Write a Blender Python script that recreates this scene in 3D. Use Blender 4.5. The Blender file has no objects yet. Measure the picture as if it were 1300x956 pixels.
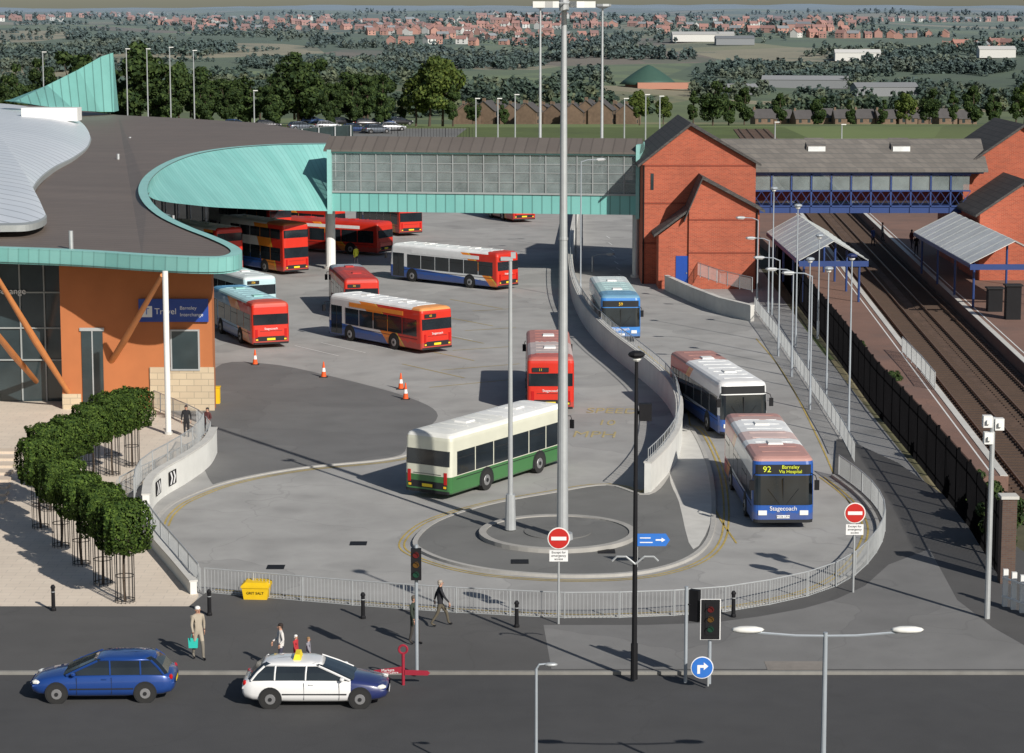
import bpy, math, random
import numpy as np
from mathutils import Vector, Matrix
R=math.radians; random.seed(4)
S=bpy.context.scene; COL=S.collection
F=2950.; CH=22.; HY=8.; TH=math.atan((433-HY)/F); cT=math.cos(TH); sT=math.sin(TH)
def ray(px,py):
    a=(px-650)/F; b=(433-py)/F
    return Vector((a,cT+b*sT,-sT+b*cT))
def at(px,py,z=0.):
    r=ray(px,py); t=(z-CH)/r.z; return Vector((r.x*t,r.y*t,z))
def atY(px,py,Y):
    r=ray(px,py); t=Y/r.y; return Vector((r.x*t,Y,CH+r.z*t))
def hgt(px,py,yt,z0=0): return atY(px,yt,at(px,py,z0).y).z
# ------------------------------------------------------------ materials
def nd(nt,t,**k):
    n=nt.nodes.new(t)
    for a,b in k.items(): setattr(n,a,b)
    return n
def setin(nt,sock,v):
    if isinstance(v,bpy.types.NodeSocket): nt.links.new(v,sock)
    elif isinstance(v,tuple) and len(v)==3 and sock.type=='RGBA': sock.default_value=(*v,1)
    else: sock.default_value=v
def mth(nt,op,a,b=0.):
    n=nd(nt,'ShaderNodeMath',operation=op); setin(nt,n.inputs[0],a); setin(nt,n.inputs[1],b); return n.outputs[0]
def mix(nt,f,a,b,bt='MIX'):
    n=nd(nt,'ShaderNodeMixRGB',blend_type=bt); setin(nt,n.inputs[0],f); setin(nt,n.inputs[1],a); setin(nt,n.inputs[2],b); return n.outputs[0]
def ramp(nt,f,stops,const=False):
    n=nd(nt,'ShaderNodeValToRGB'); e=n.color_ramp
    if const: e.interpolation='CONSTANT'
    while len(e.elements)<len(stops): e.elements.new(1)
    for i,(p,c) in enumerate(stops): e.elements[i].position=p; e.elements[i].color=(*c,1)
    nt.links.new(f,n.inputs[0]); return n.outputs[0]
def newmat(name):
    m=bpy.data.materials.new(name); m.use_nodes=True; nt=m.node_tree
    return m,nt,nt.nodes['Principled BSDF']
def noise(nt,vec,sc,det=4):
    n=nd(nt,'ShaderNodeTexNoise'); n.inputs['Scale'].default_value=sc; n.inputs['Detail'].default_value=det
    if vec is not None: nt.links.new(vec,n.inputs['Vector'])
    return n.outputs['Fac']
def objc(nt): return nd(nt,'ShaderNodeTexCoord').outputs['Object']
def dirt(nt,vec,col,var,scale):
    f=noise(nt,vec,scale,6); f2=noise(nt,vec,scale*.13,3)
    g=mth(nt,'ADD',mth(nt,'MULTIPLY',mth(nt,'SUBTRACT',f,.5),2*var),mth(nt,'ADD',1.,mth(nt,'MULTIPLY',mth(nt,'SUBTRACT',f2,.5),2.4*var)))
    c=nd(nt,'ShaderNodeCombineColor')
    for i in range(3): nt.links.new(g,c.inputs[i])
    return mix(nt,1.,col,c.outputs[0],'MULTIPLY')
def mat(name,col,rough=.7,metal=0,var=.1,scale=4,bump=0,coat=0,spec=None):
    m,nt,p=newmat(name); v=objc(nt)
    nt.links.new(dirt(nt,v,col,var,scale),p.inputs['Base Color'])
    p.inputs['Roughness'].default_value=rough; p.inputs['Metallic'].default_value=metal
    if spec is not None: p.inputs['Specular IOR Level'].default_value=spec
    if coat: p.inputs['Coat Weight'].default_value=coat
    if bump:
        b=nd(nt,'ShaderNodeBump'); b.inputs['Strength'].default_value=bump; b.inputs['Distance'].default_value=.02
        nt.links.new(noise(nt,v,scale*8,5),b.inputs['Height']); nt.links.new(b.outputs[0],p.inputs['Normal'])
    return m
def asphalt(name,col,var=.17,pk=.14,ck=.12):
    m,nt,p=newmat(name); v=objc(nt)
    c=dirt(nt,v,col,var,.9)
    wv=nd(nt,'ShaderNodeVectorMath',operation='ADD'); nt.links.new(v,wv.inputs[0])
    nz=nd(nt,'ShaderNodeTexNoise'); nz.inputs['Scale'].default_value=.35; nt.links.new(v,nz.inputs['Vector'])
    sc=nd(nt,'ShaderNodeVectorMath',operation='SCALE'); nt.links.new(nz.outputs['Color'],sc.inputs[0]); sc.inputs['Scale'].default_value=3.; nt.links.new(sc.outputs[0],wv.inputs[1])
    st=nd(nt,'ShaderNodeTexVoronoi',feature='DISTANCE_TO_EDGE'); st.inputs['Scale'].default_value=.13; nt.links.new(wv.outputs[0],st.inputs['Vector'])
    crack=mth(nt,'LESS_THAN',st.outputs['Distance'],.005)
    c=mix(nt,mth(nt,'MULTIPLY',crack,ck),c,(.03,.03,.03))
    patch=nd(nt,'ShaderNodeTexVoronoi'); patch.inputs['Scale'].default_value=.13; nt.links.new(wv.outputs[0],patch.inputs['Vector'])
    sep=nd(nt,'ShaderNodeSeparateColor'); nt.links.new(patch.outputs['Color'],sep.inputs[0])
    c=mix(nt,mth(nt,'MULTIPLY',mth(nt,'GREATER_THAN',sep.outputs[0],.74),pk),c,(.06,.06,.065))
    st2=noise(nt,v,.45,5); mr=nd(nt,'ShaderNodeMapRange'); nt.links.new(st2,mr.inputs[0]); mr.inputs[1].default_value=.5; mr.inputs[2].default_value=.72; c=mix(nt,mth(nt,'MULTIPLY',mr.outputs[0],.3),c,(.06,.06,.06))
    sp=noise(nt,v,9,2); c=mix(nt,mth(nt,'MULTIPLY',mth(nt,'GREATER_THAN',sp,.70),.22),c,(.03,.03,.03))
    nt.links.new(c,p.inputs['Base Color']); p.inputs['Roughness'].default_value=.9
    b=nd(nt,'ShaderNodeBump'); b.inputs['Strength'].default_value=.3; b.inputs['Distance'].default_value=.02
    nt.links.new(noise(nt,v,30,4),b.inputs['Height']); nt.links.new(b.outputs[0],p.inputs['Normal'])
    return m
def brick(name,c1,c2,mort,w,h,flat=False,ms=.02,rough=.85,var=.13):
    m,nt,p=newmat(name); v=objc(nt)
    if not flat:
        s=nd(nt,'ShaderNodeSeparateXYZ'); nt.links.new(v,s.inputs[0]); c=nd(nt,'ShaderNodeCombineXYZ')
        nt.links.new(mth(nt,'ADD',s.outputs[0],s.outputs[1]),c.inputs[0]); nt.links.new(s.outputs[2],c.inputs[1]); v2=c.outputs[0]
    else: v2=v
    b=nd(nt,'ShaderNodeTexBrick'); nt.links.new(v2,b.inputs['Vector'])
    b.inputs['Color1'].default_value=(*c1,1); b.inputs['Color2'].default_value=(*c2,1); b.inputs['Mortar'].default_value=(*mort,1)
    b.inputs['Scale'].default_value=1; b.inputs['Brick Width'].default_value=w; b.inputs['Row Height'].default_value=h; b.inputs['Mortar Size'].default_value=ms
    nt.links.new(dirt(nt,v,b.outputs['Color'],var,.7),p.inputs['Base Color']); p.inputs['Roughness'].default_value=rough
    return m
def seam(name,col,col2,width,rough,metal,axis=(1,0,0),var=.12,ls=.75,bs=.6):
    m,nt,p=newmat(name); v=objc(nt)
    d=nd(nt,'ShaderNodeVectorMath',operation='DOT_PRODUCT'); nt.links.new(v,d.inputs[0]); d.inputs[1].default_value=axis
    fr=mth(nt,'FRACT',mth(nt,'DIVIDE',d.outputs['Value'],width)); ln=mth(nt,'LESS_THAN',fr,.12)
    cell=nd(nt,'ShaderNodeTexWhiteNoise',noise_dimensions='1D'); nt.links.new(mth(nt,'FLOOR',mth(nt,'DIVIDE',d.outputs['Value'],width)),cell.inputs['W'])
    c=mix(nt,mth(nt,'MULTIPLY',cell.outputs['Value'],.5),col,col2)
    c=mix(nt,mth(nt,'MULTIPLY',ln,ls),c,tuple(x*.45 for x in col))
    nt.links.new(dirt(nt,v,c,var,.5),p.inputs['Base Color']); p.inputs['Roughness'].default_value=rough; p.inputs['Metallic'].default_value=metal
    b=nd(nt,'ShaderNodeBump'); b.inputs['Strength'].default_value=bs; b.inputs['Distance'].default_value=.05
    nt.links.new(ln,b.inputs['Height']); nt.links.new(b.outputs[0],p.inputs['Normal'])
    return m
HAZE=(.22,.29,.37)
def hazed(nt,c,k=.75,far_=5600):  # paints distance haze into the base colour, stronger with growing world Y
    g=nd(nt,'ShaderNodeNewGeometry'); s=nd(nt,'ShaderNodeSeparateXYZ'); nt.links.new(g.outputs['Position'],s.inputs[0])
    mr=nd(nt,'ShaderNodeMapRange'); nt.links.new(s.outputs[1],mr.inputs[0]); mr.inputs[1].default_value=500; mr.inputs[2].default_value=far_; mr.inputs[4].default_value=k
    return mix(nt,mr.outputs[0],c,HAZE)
def leaf(name,dark,light,far=False):
    m,nt,p=newmat(name); g=nd(nt,'ShaderNodeNewGeometry')
    c=ramp(nt,g.outputs['Random Per Island'],[(0,dark),(.6,tuple((a+b)/2 for a,b in zip(dark,light))),(1,light)])
    v=nd(nt,'ShaderNodeNewGeometry').outputs['Position']
    c=dirt(nt,v,c,.35,.02 if far else .8)
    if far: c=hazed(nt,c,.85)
    nt.links.new(c,p.inputs['Base Color']); p.inputs['Roughness'].default_value=.75; p.inputs['Specular IOR Level'].default_value=.2
    return m
def farmat(name,col,var=.2):
    m,nt,p=newmat(name); oi=nd(nt,'ShaderNodeObjectInfo')
    c=mix(nt,oi.outputs['Random'],tuple(x*(1-var*1.6) for x in col),tuple(min(1,x*(1+var*1.6)) for x in col))
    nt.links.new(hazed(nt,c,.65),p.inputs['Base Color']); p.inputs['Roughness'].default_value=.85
    return m
def glassm(name,col,rough=.08,alpha=1):
    m,nt,p=newmat(name); v=objc(nt)
    nt.links.new(dirt(nt,v,col,.5,.9),p.inputs['Base Color']); p.inputs['Roughness'].default_value=rough
    p.inputs['Specular IOR Level'].default_value=.7; p.inputs['Alpha'].default_value=alpha
    return m
def livery(name,L,base=(.75,.76,.76),fz=1.0,blue=(.02,.09,.36),red=(.60,.03,.015),orange=(.85,.25,.02),k=1.2,sl=.95,skirt=.62,rear_orange=1.0):
    m,nt,p=newmat(name); v=objc(nt); s=nd(nt,'ShaderNodeSeparateXYZ'); nt.links.new(v,s.inputs[0]); x,y,z=s.outputs
    u=mth(nt,'SUBTRACT',x,mth(nt,'MULTIPLY',mth(nt,'POWER',z,1.25),sl))
    c=mix(nt,mth(nt,'LESS_THAN',z,mth(nt,'ADD',skirt,mth(nt,'MULTIPLY',mth(nt,'ADD',x,L/2),.055))),base,blue)
    c=mix(nt,mth(nt,'LESS_THAN',u,-L/2+k+rear_orange),c,orange); c=mix(nt,mth(nt,'LESS_THAN',u,-L/2+k+.25),c,(.75,.55,.05))
    c=mix(nt,mth(nt,'LESS_THAN',u,-L/2+k+.1),c,red); c=mix(nt,mth(nt,'LESS_THAN',x,-L/2+.15),c,red)
    fr=mth(nt,'MULTIPLY',mth(nt,'GREATER_THAN',x,L/2-.45),mth(nt,'LESS_THAN',z,fz))
    c=mix(nt,fr,c,blue)
    grime=mth(nt,'MULTIPLY',mth(nt,'LESS_THAN',z,mth(nt,'ADD',.45,mth(nt,'MULTIPLY',noise(nt,v,3,4),.5))),.35); c=mix(nt,grime,c,(.12,.10,.085))
    nt.links.new(dirt(nt,v,c,.10,1.2),p.inputs['Base Color']); p.inputs['Roughness'].default_value=.35; p.inputs['Coat Weight'].default_value=.4
    return m
def twotone(name,top,bot,zs):
    m,nt,p=newmat(name); v=objc(nt); s=nd(nt,'ShaderNodeSeparateXYZ'); nt.links.new(v,s.inputs[0])
    nt.links.new(dirt(nt,v,mix(nt,mth(nt,'LESS_THAN',s.outputs[2],zs),top,bot),.1,1.2),p.inputs['Base Color']); p.inputs['Roughness'].default_value=.35; p.inputs['Coat Weight'].default_value=.4
    return m
def roofm(name,L,stops):
    m,nt,p=newmat(name); v=objc(nt); s=nd(nt,'ShaderNodeSeparateXYZ'); nt.links.new(v,s.inputs[0])
    wob=mth(nt,'MULTIPLY',mth(nt,'SUBTRACT',noise(nt,v,2.5,4),.5),.05)
    c=ramp(nt,mth(nt,'ADD',mth(nt,'ADD',mth(nt,'DIVIDE',s.outputs[0],L),.5),wob),stops,True)
    nt.links.new(dirt(nt,v,c,.16,1.4),p.inputs['Base Color']); p.inputs['Roughness'].default_value=.5
    return m
M={}
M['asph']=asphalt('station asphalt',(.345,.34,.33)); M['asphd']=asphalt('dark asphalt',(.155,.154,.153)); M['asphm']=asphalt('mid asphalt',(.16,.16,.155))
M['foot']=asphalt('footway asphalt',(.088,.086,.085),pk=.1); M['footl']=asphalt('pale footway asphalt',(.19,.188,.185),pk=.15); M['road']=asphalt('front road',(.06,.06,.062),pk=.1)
M['conc']=mat('concrete',(.54,.53,.50),.9,var=.16,scale=1.5,bump=.2); M['concw']=mat('pale concrete',(.66,.66,.63),.85,var=.15,scale=1.2); M['concd']=mat('weathered concrete',(.34,.33,.31),.9,var=.2,scale=1.5)
M['kerb']=mat('kerb',(.38,.37,.35),.9,var=.15); M['kerbd']=mat('kerb worn',(.22,.215,.20),.9,var=.3,scale=2)
M['pave']=brick('buff paving',(.68,.59,.49),(.65,.56,.465),(.56,.49,.41),.9,.45,True,.02)
M['yell']=mat('yellow paint',(.42,.31,.08),.8,var=.5,scale=6); M['yellf']=mat('faded yellow',(.42,.345,.17),.8,var=.3,scale=5); M['white']=mat('white paint',(.75,.75,.73),.6,var=.08)
M['steel']=mat('galvanised steel',(.46,.48,.49),.5,.4,var=.12); M['pole']=mat('grey pole',(.38,.42,.46),.5,.3,var=.1)
M['black']=mat('black paint',(.012,.012,.014),.6,var=.2,spec=.2); M['fence']=mat('fence black',(.008,.008,.009),1.,var=.2,spec=0); M['rubber']=mat('rubber',(.02,.02,.02),.9); M['dark']=mat('dark void',(.012,.013,.015),.8)
M['rim']=mat('rim',(.35,.35,.36),.4,.6); M['glass']=glassm('vehicle glass',(.018,.024,.03)); M['bglass']=glassm('building glass',(.03,.045,.05),.1)
M['tglass']=glassm('bridge glass',(.26,.31,.31),.12,.45); M['red']=mat('red',(.5,.02,.015),.45); M['blue']=mat('blue',(.01,.06,.32),.4)
M['sblue']=mat('sign blue',(.03,.16,.55),.4); M['amber']=mat('amber',(.9,.55,.02),.5); M['yplate']=mat('yellow plate',(.8,.6,.02),.5)
M['lite']=mat('lens',(.75,.75,.72),.15); M['tail']=mat('tail lens',(.45,.01,.01),.2); M['navy']=mat('navy',(.01,.02,.09),.5)
M['teal']=seam('teal cladding',(.19,.46,.43),(.28,.57,.54),.45,.5,.0,(.9,.45,0),ls=.4,bs=.3); M['teal2']=mat('teal lip',(.27,.53,.50),.5,var=.1)
M['brown']=seam('brown roof',(.165,.130,.108),(.20,.16,.132),.9,.55,.1,(.35,.94,0),ls=.5); M['silver']=seam('silver roof',(.72,.75,.79),(.82,.84,.87),1.3,.35,.2,(.75,.66,0),var=.06)
M['orange']=mat('orange render',(.43,.145,.05),.8,var=.12,scale=1); M['timber']=mat('orange timber',(.52,.20,.065),.5,var=.15,scale=3)
M['stone']=brick('stone base',(.56,.46,.32),(.50,.40,.28),(.36,.30,.22),.8,.35)
M['brickr']=brick('red brick',(.43,.088,.042),(.31,.062,.032),(.38,.16,.10),.3,.1,ms=.012,var=.2); M['slate']=brick('slate',(.085,.078,.074),(.06,.056,.055),(.04,.04,.04),.5,.3)
M['groof']=brick('grey roof',(.17,.155,.14),(.13,.12,.11),(.09,.09,.09),.6,.35); M['lat']=mat('lattice blue',(.02,.05,.18),.5)
M['ballast']=mat('ballast',(.10,.060,.040),.95,var=.5,scale=5,bump=.8); M['rail']=mat('rail',(.24,.15,.10),.45,.5); M['sleeper']=mat('sleeper',(.075,.048,.034),.9)
M['plat']=asphalt('platform',(.20,.115,.088)); M['cglass']=mat('canopy glazing',(.70,.72,.72),.35,var=.25,scale=1.5)
M['bark']=mat('bark',(.07,.05,.035),.9,var=.3); M['leafn']=leaf('clipped leaves',(.014,.036,.006),(.085,.135,.022)); M['leafm']=leaf('tree leaves',(.013,.030,.010),(.055,.085,.022))
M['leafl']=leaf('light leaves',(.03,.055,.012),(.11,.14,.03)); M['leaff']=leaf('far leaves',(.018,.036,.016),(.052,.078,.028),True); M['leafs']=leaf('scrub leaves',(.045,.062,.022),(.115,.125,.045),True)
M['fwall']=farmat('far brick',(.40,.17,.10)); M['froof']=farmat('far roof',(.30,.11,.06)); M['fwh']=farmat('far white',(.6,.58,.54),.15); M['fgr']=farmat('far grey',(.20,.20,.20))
M['twall']=mat('terrace brick',(.16,.11,.075),.9,var=.3,scale=1); M['troof']=mat('terrace slate',(.075,.07,.07),.8,var=.2); M['chev']=mat('white board',(.8,.8,.8),.4); M['skin']=mat('skin',(.45,.25,.17),.6,var=.05)
M['mull']=mat('mullion grey',(.30,.32,.32),.5)
# ------------------------------------------------------------ mesh tools
class MB:
    def __init__(s): s.v=[];s.f=[];s.m=[];s.mi=0
    def add(s,vs,fs):
        n=len(s.v); s.v+=[tuple(v) for v in vs]; s.f+=[tuple(i+n for i in f) for f in fs]; s.m+=[s.mi]*len(fs); return s
    def loft(s,rings,cap0=True,cap1=True,closed=True):
        n=len(rings[0]); vs=[p for r in rings for p in r]; fs=[]
        for k in range(len(rings)-1):
            for i in range(n if closed else n-1):
                j=(i+1)%n; fs.append((k*n+i,k*n+j,(k+1)*n+j,(k+1)*n+i))
        if cap0 and closed: fs.append(tuple(range(n))[::-1])
        if cap1 and closed: fs.append(tuple((len(rings)-1)*n+i for i in range(n)))
        return s.add(vs,fs)
    def bx(s,x0,x1,y0,y1,z0,z1):
        return s.loft([[(x0,y0,z),(x1,y0,z),(x1,y1,z),(x0,y1,z)] for z in (z0,z1)])
    def box(s,c,d,rz=0,mtx=None):
        m=Matrix.Translation(Vector(c))@Matrix.Rotation(rz,4,'Z') if mtx is None else mtx
        a,b,e=[q/2 for q in d]
        return s.loft([[m@Vector(p) for p in ((-a,-b,z),(a,-b,z),(a,b,z),(-a,b,z))] for z in (-e,e)])
    def tube(s,a,b,r0,r1=None,n=8):
        a=Vector(a);b=Vector(b); r1=r0 if r1 is None else r1; d=(b-a).normalized()
        u=d.orthogonal().normalized(); w=d.cross(u)
        return s.loft([[c+(u*math.cos(t)+w*math.sin(t))*r for t in [2*math.pi*i/n for i in range(n)]] for c,r in ((a,r0),(b,r1))])
    def path(s,pts,r,n=6):
        pts=[Vector(p) for p in pts]; rings=[]; u=None
        for i,p in enumerate(pts):
            d=(pts[min(i+1,len(pts)-1)]-pts[max(i-1,0)]).normalized()
            u=d.orthogonal().normalized() if u is None else (u-d*u.dot(d)).normalized()
            w=d.cross(u); rr=r[i] if isinstance(r,(list,tuple)) else r
            rings.append([p+(u*math.cos(t)+w*math.sin(t))*rr for t in [2*math.pi*k/n for k in range(n)]])
        return s.loft(rings)
    def prism(s,poly,z0,z1): return s.loft([[(p[0],p[1],z) for p in poly] for z in (z0,z1)])
    def sheet(s,poly,z): return s.add([(p[0],p[1],z) for p in poly],[tuple(range(len(poly)))])
    def ball(s,c,r,n=8,m=5):
        rx,ry,rz=r if isinstance(r,tuple) else (r,r,r); rings=[]
        for k in range(1,m):
            t=math.pi*k/m-math.pi/2; rings.append([(c[0]+rx*math.cos(t)*math.cos(a),c[1]+ry*math.cos(t)*math.sin(a),c[2]+rz*math.sin(t)) for a in [2*math.pi*i/n for i in range(n)]])
        return s.loft(rings)
    def strip(s,path,w,z,z1=None):
        L,Rr=offs(path,w/2),offs(path,-w/2); n=len(path)
        if z1 is None: return s.add([(p[0],p[1],z) for p in L]+[(p[0],p[1],z) for p in Rr],[(i,i+1,n+i+1,n+i) for i in range(n-1)])
        return s.loft([[(L[i][0],L[i][1],z),(Rr[i][0],Rr[i][1],z),(Rr[i][0],Rr[i][1],z1),(L[i][0],L[i][1],z1)] for i in range(n)])
    def build(s,name,mats,parent=None,smooth=False):
        me=bpy.data.meshes.new(name); me.from_pydata(s.v,[],s.f)
        for m in (mats if isinstance(mats,list) else [mats]): me.materials.append(M[m] if isinstance(m,str) else m)
        me.polygons.foreach_set('material_index',s.m)
        if smooth: me.polygons.foreach_set('use_smooth',[True]*len(s.f))
        me.update(); o=bpy.data.objects.new(name,me); COL.objects.link(o)
        if parent: o.parent=parent
        return o
def offs(path,d):
    out=[]
    for i,p in enumerate(path):
        a=path[max(0,i-1)];b=path[min(len(path)-1,i+1)]; t=Vector((b[0]-a[0],b[1]-a[1])).normalized()
        out.append(Vector((p[0]-t.y*d,p[1]+t.x*d,0)))
    return out
def crom(P,n=8,closed=False):
    P=[Vector(p) for p in P]; out=[]; N=len(P)
    for i in range(N if closed else N-1):
        g=(lambda k:P[k%N]) if closed else (lambda k:P[max(0,min(N-1,k))])
        a,b,c,d=g(i-1),g(i),g(i+1),g(i+2)
        for k in range(n):
            t=k/n; out.append(.5*((2*b)+(c-a)*t+(2*a-5*b+4*c-d)*t*t+(3*b-a-3*c+d)*t**3))
    if not closed: out.append(P[-1])
    return out
def resamp(P,d):
    out=[Vector(P[0])]; acc=0
    for a,b in zip(P,P[1:]):
        a=Vector(a);b=Vector(b); l=(b-a).length; s=d-acc
        while s<=l: out.append(a.lerp(b,s/l)); s+=d
        acc=l-(s-d)
    return out
def gp(lst,z=0): return [at(x,y,z) for x,y in lst]
def tag(o,label,cat=None,group=None,kind=None):
    o['label']=label
    if cat:o['category']=cat
    if group:o['group']=group
    if kind:o['kind']=kind
    return o
def struct(o,label,cat): return tag(o,label,cat,kind='structure')
def thing(name,label,cat,loc=(0,0,0),rz=0,group=None):
    o=bpy.data.objects.new(name,None); COL.objects.link(o); o.location=loc; o.rotation_euler=(0,0,rz); return tag(o,label,cat,group)
def dup(root,loc,rz=0,label=None,sc=None,parent=None):
    r=root.copy(); COL.objects.link(r)
    if parent is None: r.location=loc; r.rotation_euler=(0,0,rz)
    else: r.parent=parent
    if sc: r.scale=sc if isinstance(sc,tuple) else (sc,)*3
    if label: r['label']=label
    for c in list(root.children): dup(c,None,parent=r)
    return r
TX=[]
def text(body,size,m,parent,loc,rot,name='lettering',al='CENTER'): TX.append((body,size,m,parent,loc,rot,name,al))
# ------------------------------------------------------------ people (first, while the scene is small)
def person(label,loc,rz,h=1.72,coat=(.02,.02,.025),legs=(.02,.02,.03),hair=(.03,.02,.015),stride=0.,hem=.86,bend=0,name='person',group=None,arm=0.):
    root=thing(name,label,'person',loc,rz,group)
    V=[(0,0,.95),(0+bend*.06,0,1.14),(bend*.13,0,1.36),(bend*.17+.01,0,1.5),(bend*.2+.02,0,1.60),(bend*.21+.02,0,1.68)]
    Rr=[(.15,.12),(.145,.11),(.17,.12),(.055,.055),(.085,.09),(.075,.08)]; E=[(0,1),(1,2),(2,3),(3,4),(4,5)]
    hands=[]
    for sd in (1,-1):
        n=len(V); st=stride*sd; b=bend*.13
        V+=[(b,.17*sd,1.41),(b-st*.35,.235*sd,1.15),(b-st*.7+.06+arm,.24*sd,.93+arm*.8)]; Rr+=[(.065,.06),(.048,.048),(.032,.03)]; E+=[(2,n),(n,n+1),(n+1,n+2)]
        w=Vector(V[n+2]); hands.append(w)
        n=len(V); V+=[(0,.09*sd,.88),(st*.55+abs(stride)*.12+.02,.10*sd,.49),(st*.95 if st>0 else st*1.05,.10*sd,.09+(.06 if st<0 else 0)),((st*.95+.15),.115*sd,.045+(.0 if st<0 else 0))]
        Rr+=[(.095,.09),(.062,.062),(.042,.042),(.045,.03)]; E+=[(0,n),(n,n+1),(n+1,n+2),(n+2,n+3)]
    me=bpy.data.meshes.new('body'); me.from_pydata(V,E,[]); ob=bpy.data.objects.new('body',me); COL.objects.link(ob)
    ob.modifiers.new('s','SKIN'); sub=ob.modifiers.new('u','SUBSURF'); sub.levels=2; sub.render_levels=2
    for i,r in enumerate(Rr): me.skin_vertices[0].data[i].radius=r
    me.skin_vertices[0].data[0].use_root=True
    dg=bpy.context.evaluated_depsgraph_get(); m2=bpy.data.meshes.new_from_object(ob.evaluated_get(dg))
    bpy.data.objects.remove(ob)
    vs=[tuple(v.co) for v in m2.vertices]; fs=[tuple(p.vertices) for p in m2.polygons]
    mb=MB(); mb.add(vs,fs)
    for i,f in enumerate(fs):
        c=sum((Vector(vs[k]) for k in f),Vector())/len(f)
        hd=min((c-w).length for w in hands)
        mb.m[i]=0 if (c.z>1.5 or hd<.045) else (3 if c.z<.10 else (2 if (c.z<hem and hd>.2 and abs(c.y)<.2) else 1))
    hx=bend*.2+.02
    mb.mi=0
    for w,sd in zip(hands,(1,-1)):
        mb.box((w.x+.01,w.y,w.z-.06),(.05,.03,.09))
        for k,ln in enumerate((.06,.07,.075,.065)):
            x=w.x-.012+k*.015; mb.path([(x,w.y,w.z-.10),(x+.004,w.y-.004*sd,w.z-.10-ln*.55),(x+.012,w.y-.012*sd,w.z-.10-ln)],[.008,.0075,.006],5)
        mb.path([(w.x+.03,w.y,w.z-.05),(w.x+.05,w.y-.008*sd,w.z-.085),(w.x+.05,w.y-.012*sd,w.z-.115)],[.009,.009,.007],5)
    mb.path([(hx+.085,0,1.625),(hx+.108,0,1.60),(hx+.09,0,1.592)],[.008,.013,.006],6)
    for sd in (1,-1): mb.ball((hx,.088*sd,1.61),(.02,.012,.028),6,4)
    cm=mat('coat',coat,.9,var=.1,scale=8); lm=mat('legs',legs,.9,var=.1,scale=8)
    mb.build('body',['skin',cm,lm,'black'],root,True)
    hb=MB(); hb.ball((hx-.022,0,1.668),(.098,.092,.075),10,7); hb.ball((hx-.05,0,1.61),(.065,.085,.09),10,6)
    hb.build('hair',mat('hair',hair,.8,var=.2,scale=20),root,True)
    for sd in (1,-1): MB().ball((hx+.088,.032*sd,1.635),.010,6,4).build('eye','rubber',root)
    MB().box((hx+.089,0,1.565),(.008,.045,.008)).build('mouth','red',root)
    k=h/1.74; root.scale=(k,k,k); return root
FZ=.10
person('person with white hair in a long beige coat walking on the front pavement',at(252,837,FZ),R(-60),1.86,(.38,.33,.26),(.2,.18,.15),(.7,.7,.68),.18,.62)
person('person in a black jacket striding past the railing right of the left traffic light',at(559,795,FZ),R(10),1.70,(.02,.02,.025),(.10,.085,.06),(.35,.3,.25),.34,.86)
person('person in dark green coat standing right behind the left traffic light pole',at(526,818,FZ),R(-30),1.75,(.03,.04,.03),(.05,.045,.04),(.12,.10,.08),.12,.7)
person('woman with dark hair in a white top standing behind the white taxi',at(357,851,FZ),R(200),1.62,(.6,.58,.56),(.05,.05,.08),(.02,.012,.01),.1,.9,arm=.12)
person('child in red coat with a pale hat beside the woman in white',at(376,848,FZ),R(-20),1.15,(.45,.03,.04),(.1,.1,.15),(.7,.68,.66),.1,.8)
person('child in grey jacket, rightmost of the family group behind the taxi',at(392,849,FZ),R(-10),1.1,(.25,.24,.28),(.08,.06,.06),(.25,.15,.07),.15,.8)
person('person in black clothes standing beside the white roof column at the railing',at(237,556),R(-90),1.72,(.015,.015,.018),(.015,.015,.018),(.03,.02,.02),.05,.8)
person('person in dark red top at the grey railing near the curved wall',at(264,556),R(-120),1.6,(.10,.03,.03),(.02,.02,.03),(.02,.02,.02),.05,.8,arm=.2)
for i,(x,y) in enumerate([(1163,324),(1108,313),(1120,306),(1157,316)]):
    person(['person in black standing beneath the right platform canopy','person in blue waiting near the far platform edge','person in grey beside the one in blue on the far platform','person in dark red behind the one in black on the platform'][i],at(x,y,.8),R(-90+40*i),1.72,[(.02,.02,.02),(.03,.06,.2),(.2,.2,.2),(.12,.02,.02)][i],(.03,.03,.04),stride=.1)
for i,(x,y) in enumerate([(306,398),(318,402),(452,338)]):
    person(['passenger in dark coat standing between the parked buses near the terminal','passenger in blue standing between the parked buses near the terminal','driver in a yellow vest walking right of the bridge column'][i],at(x,y),R(60*i),1.75,[(.02,.02,.02),(.02,.04,.15),(.6,.6,.05)][i],stride=.15)
bag=MB(); bag.loft([[(-.15,-.06,0),(.15,-.06,0),(.15,.06,0),(-.15,.06,0)],[(-.17,-.02,.33),(.17,-.02,.33),(.17,.02,.33),(-.17,.02,.33)]]); bag.path([(-.08,0,.33),(-.05,0,.45),(.05,0,.45),(.08,0,.33)],.008)
bo=bag.build('carrier_bag',mat('bag teal',(.02,.45,.38),.5)); bo.location=(at(246,837,FZ).x,at(246,837,FZ).y-.05,.1+.42); tag(bo,'turquoise carrier bag held by the person in the beige coat','bag')
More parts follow.
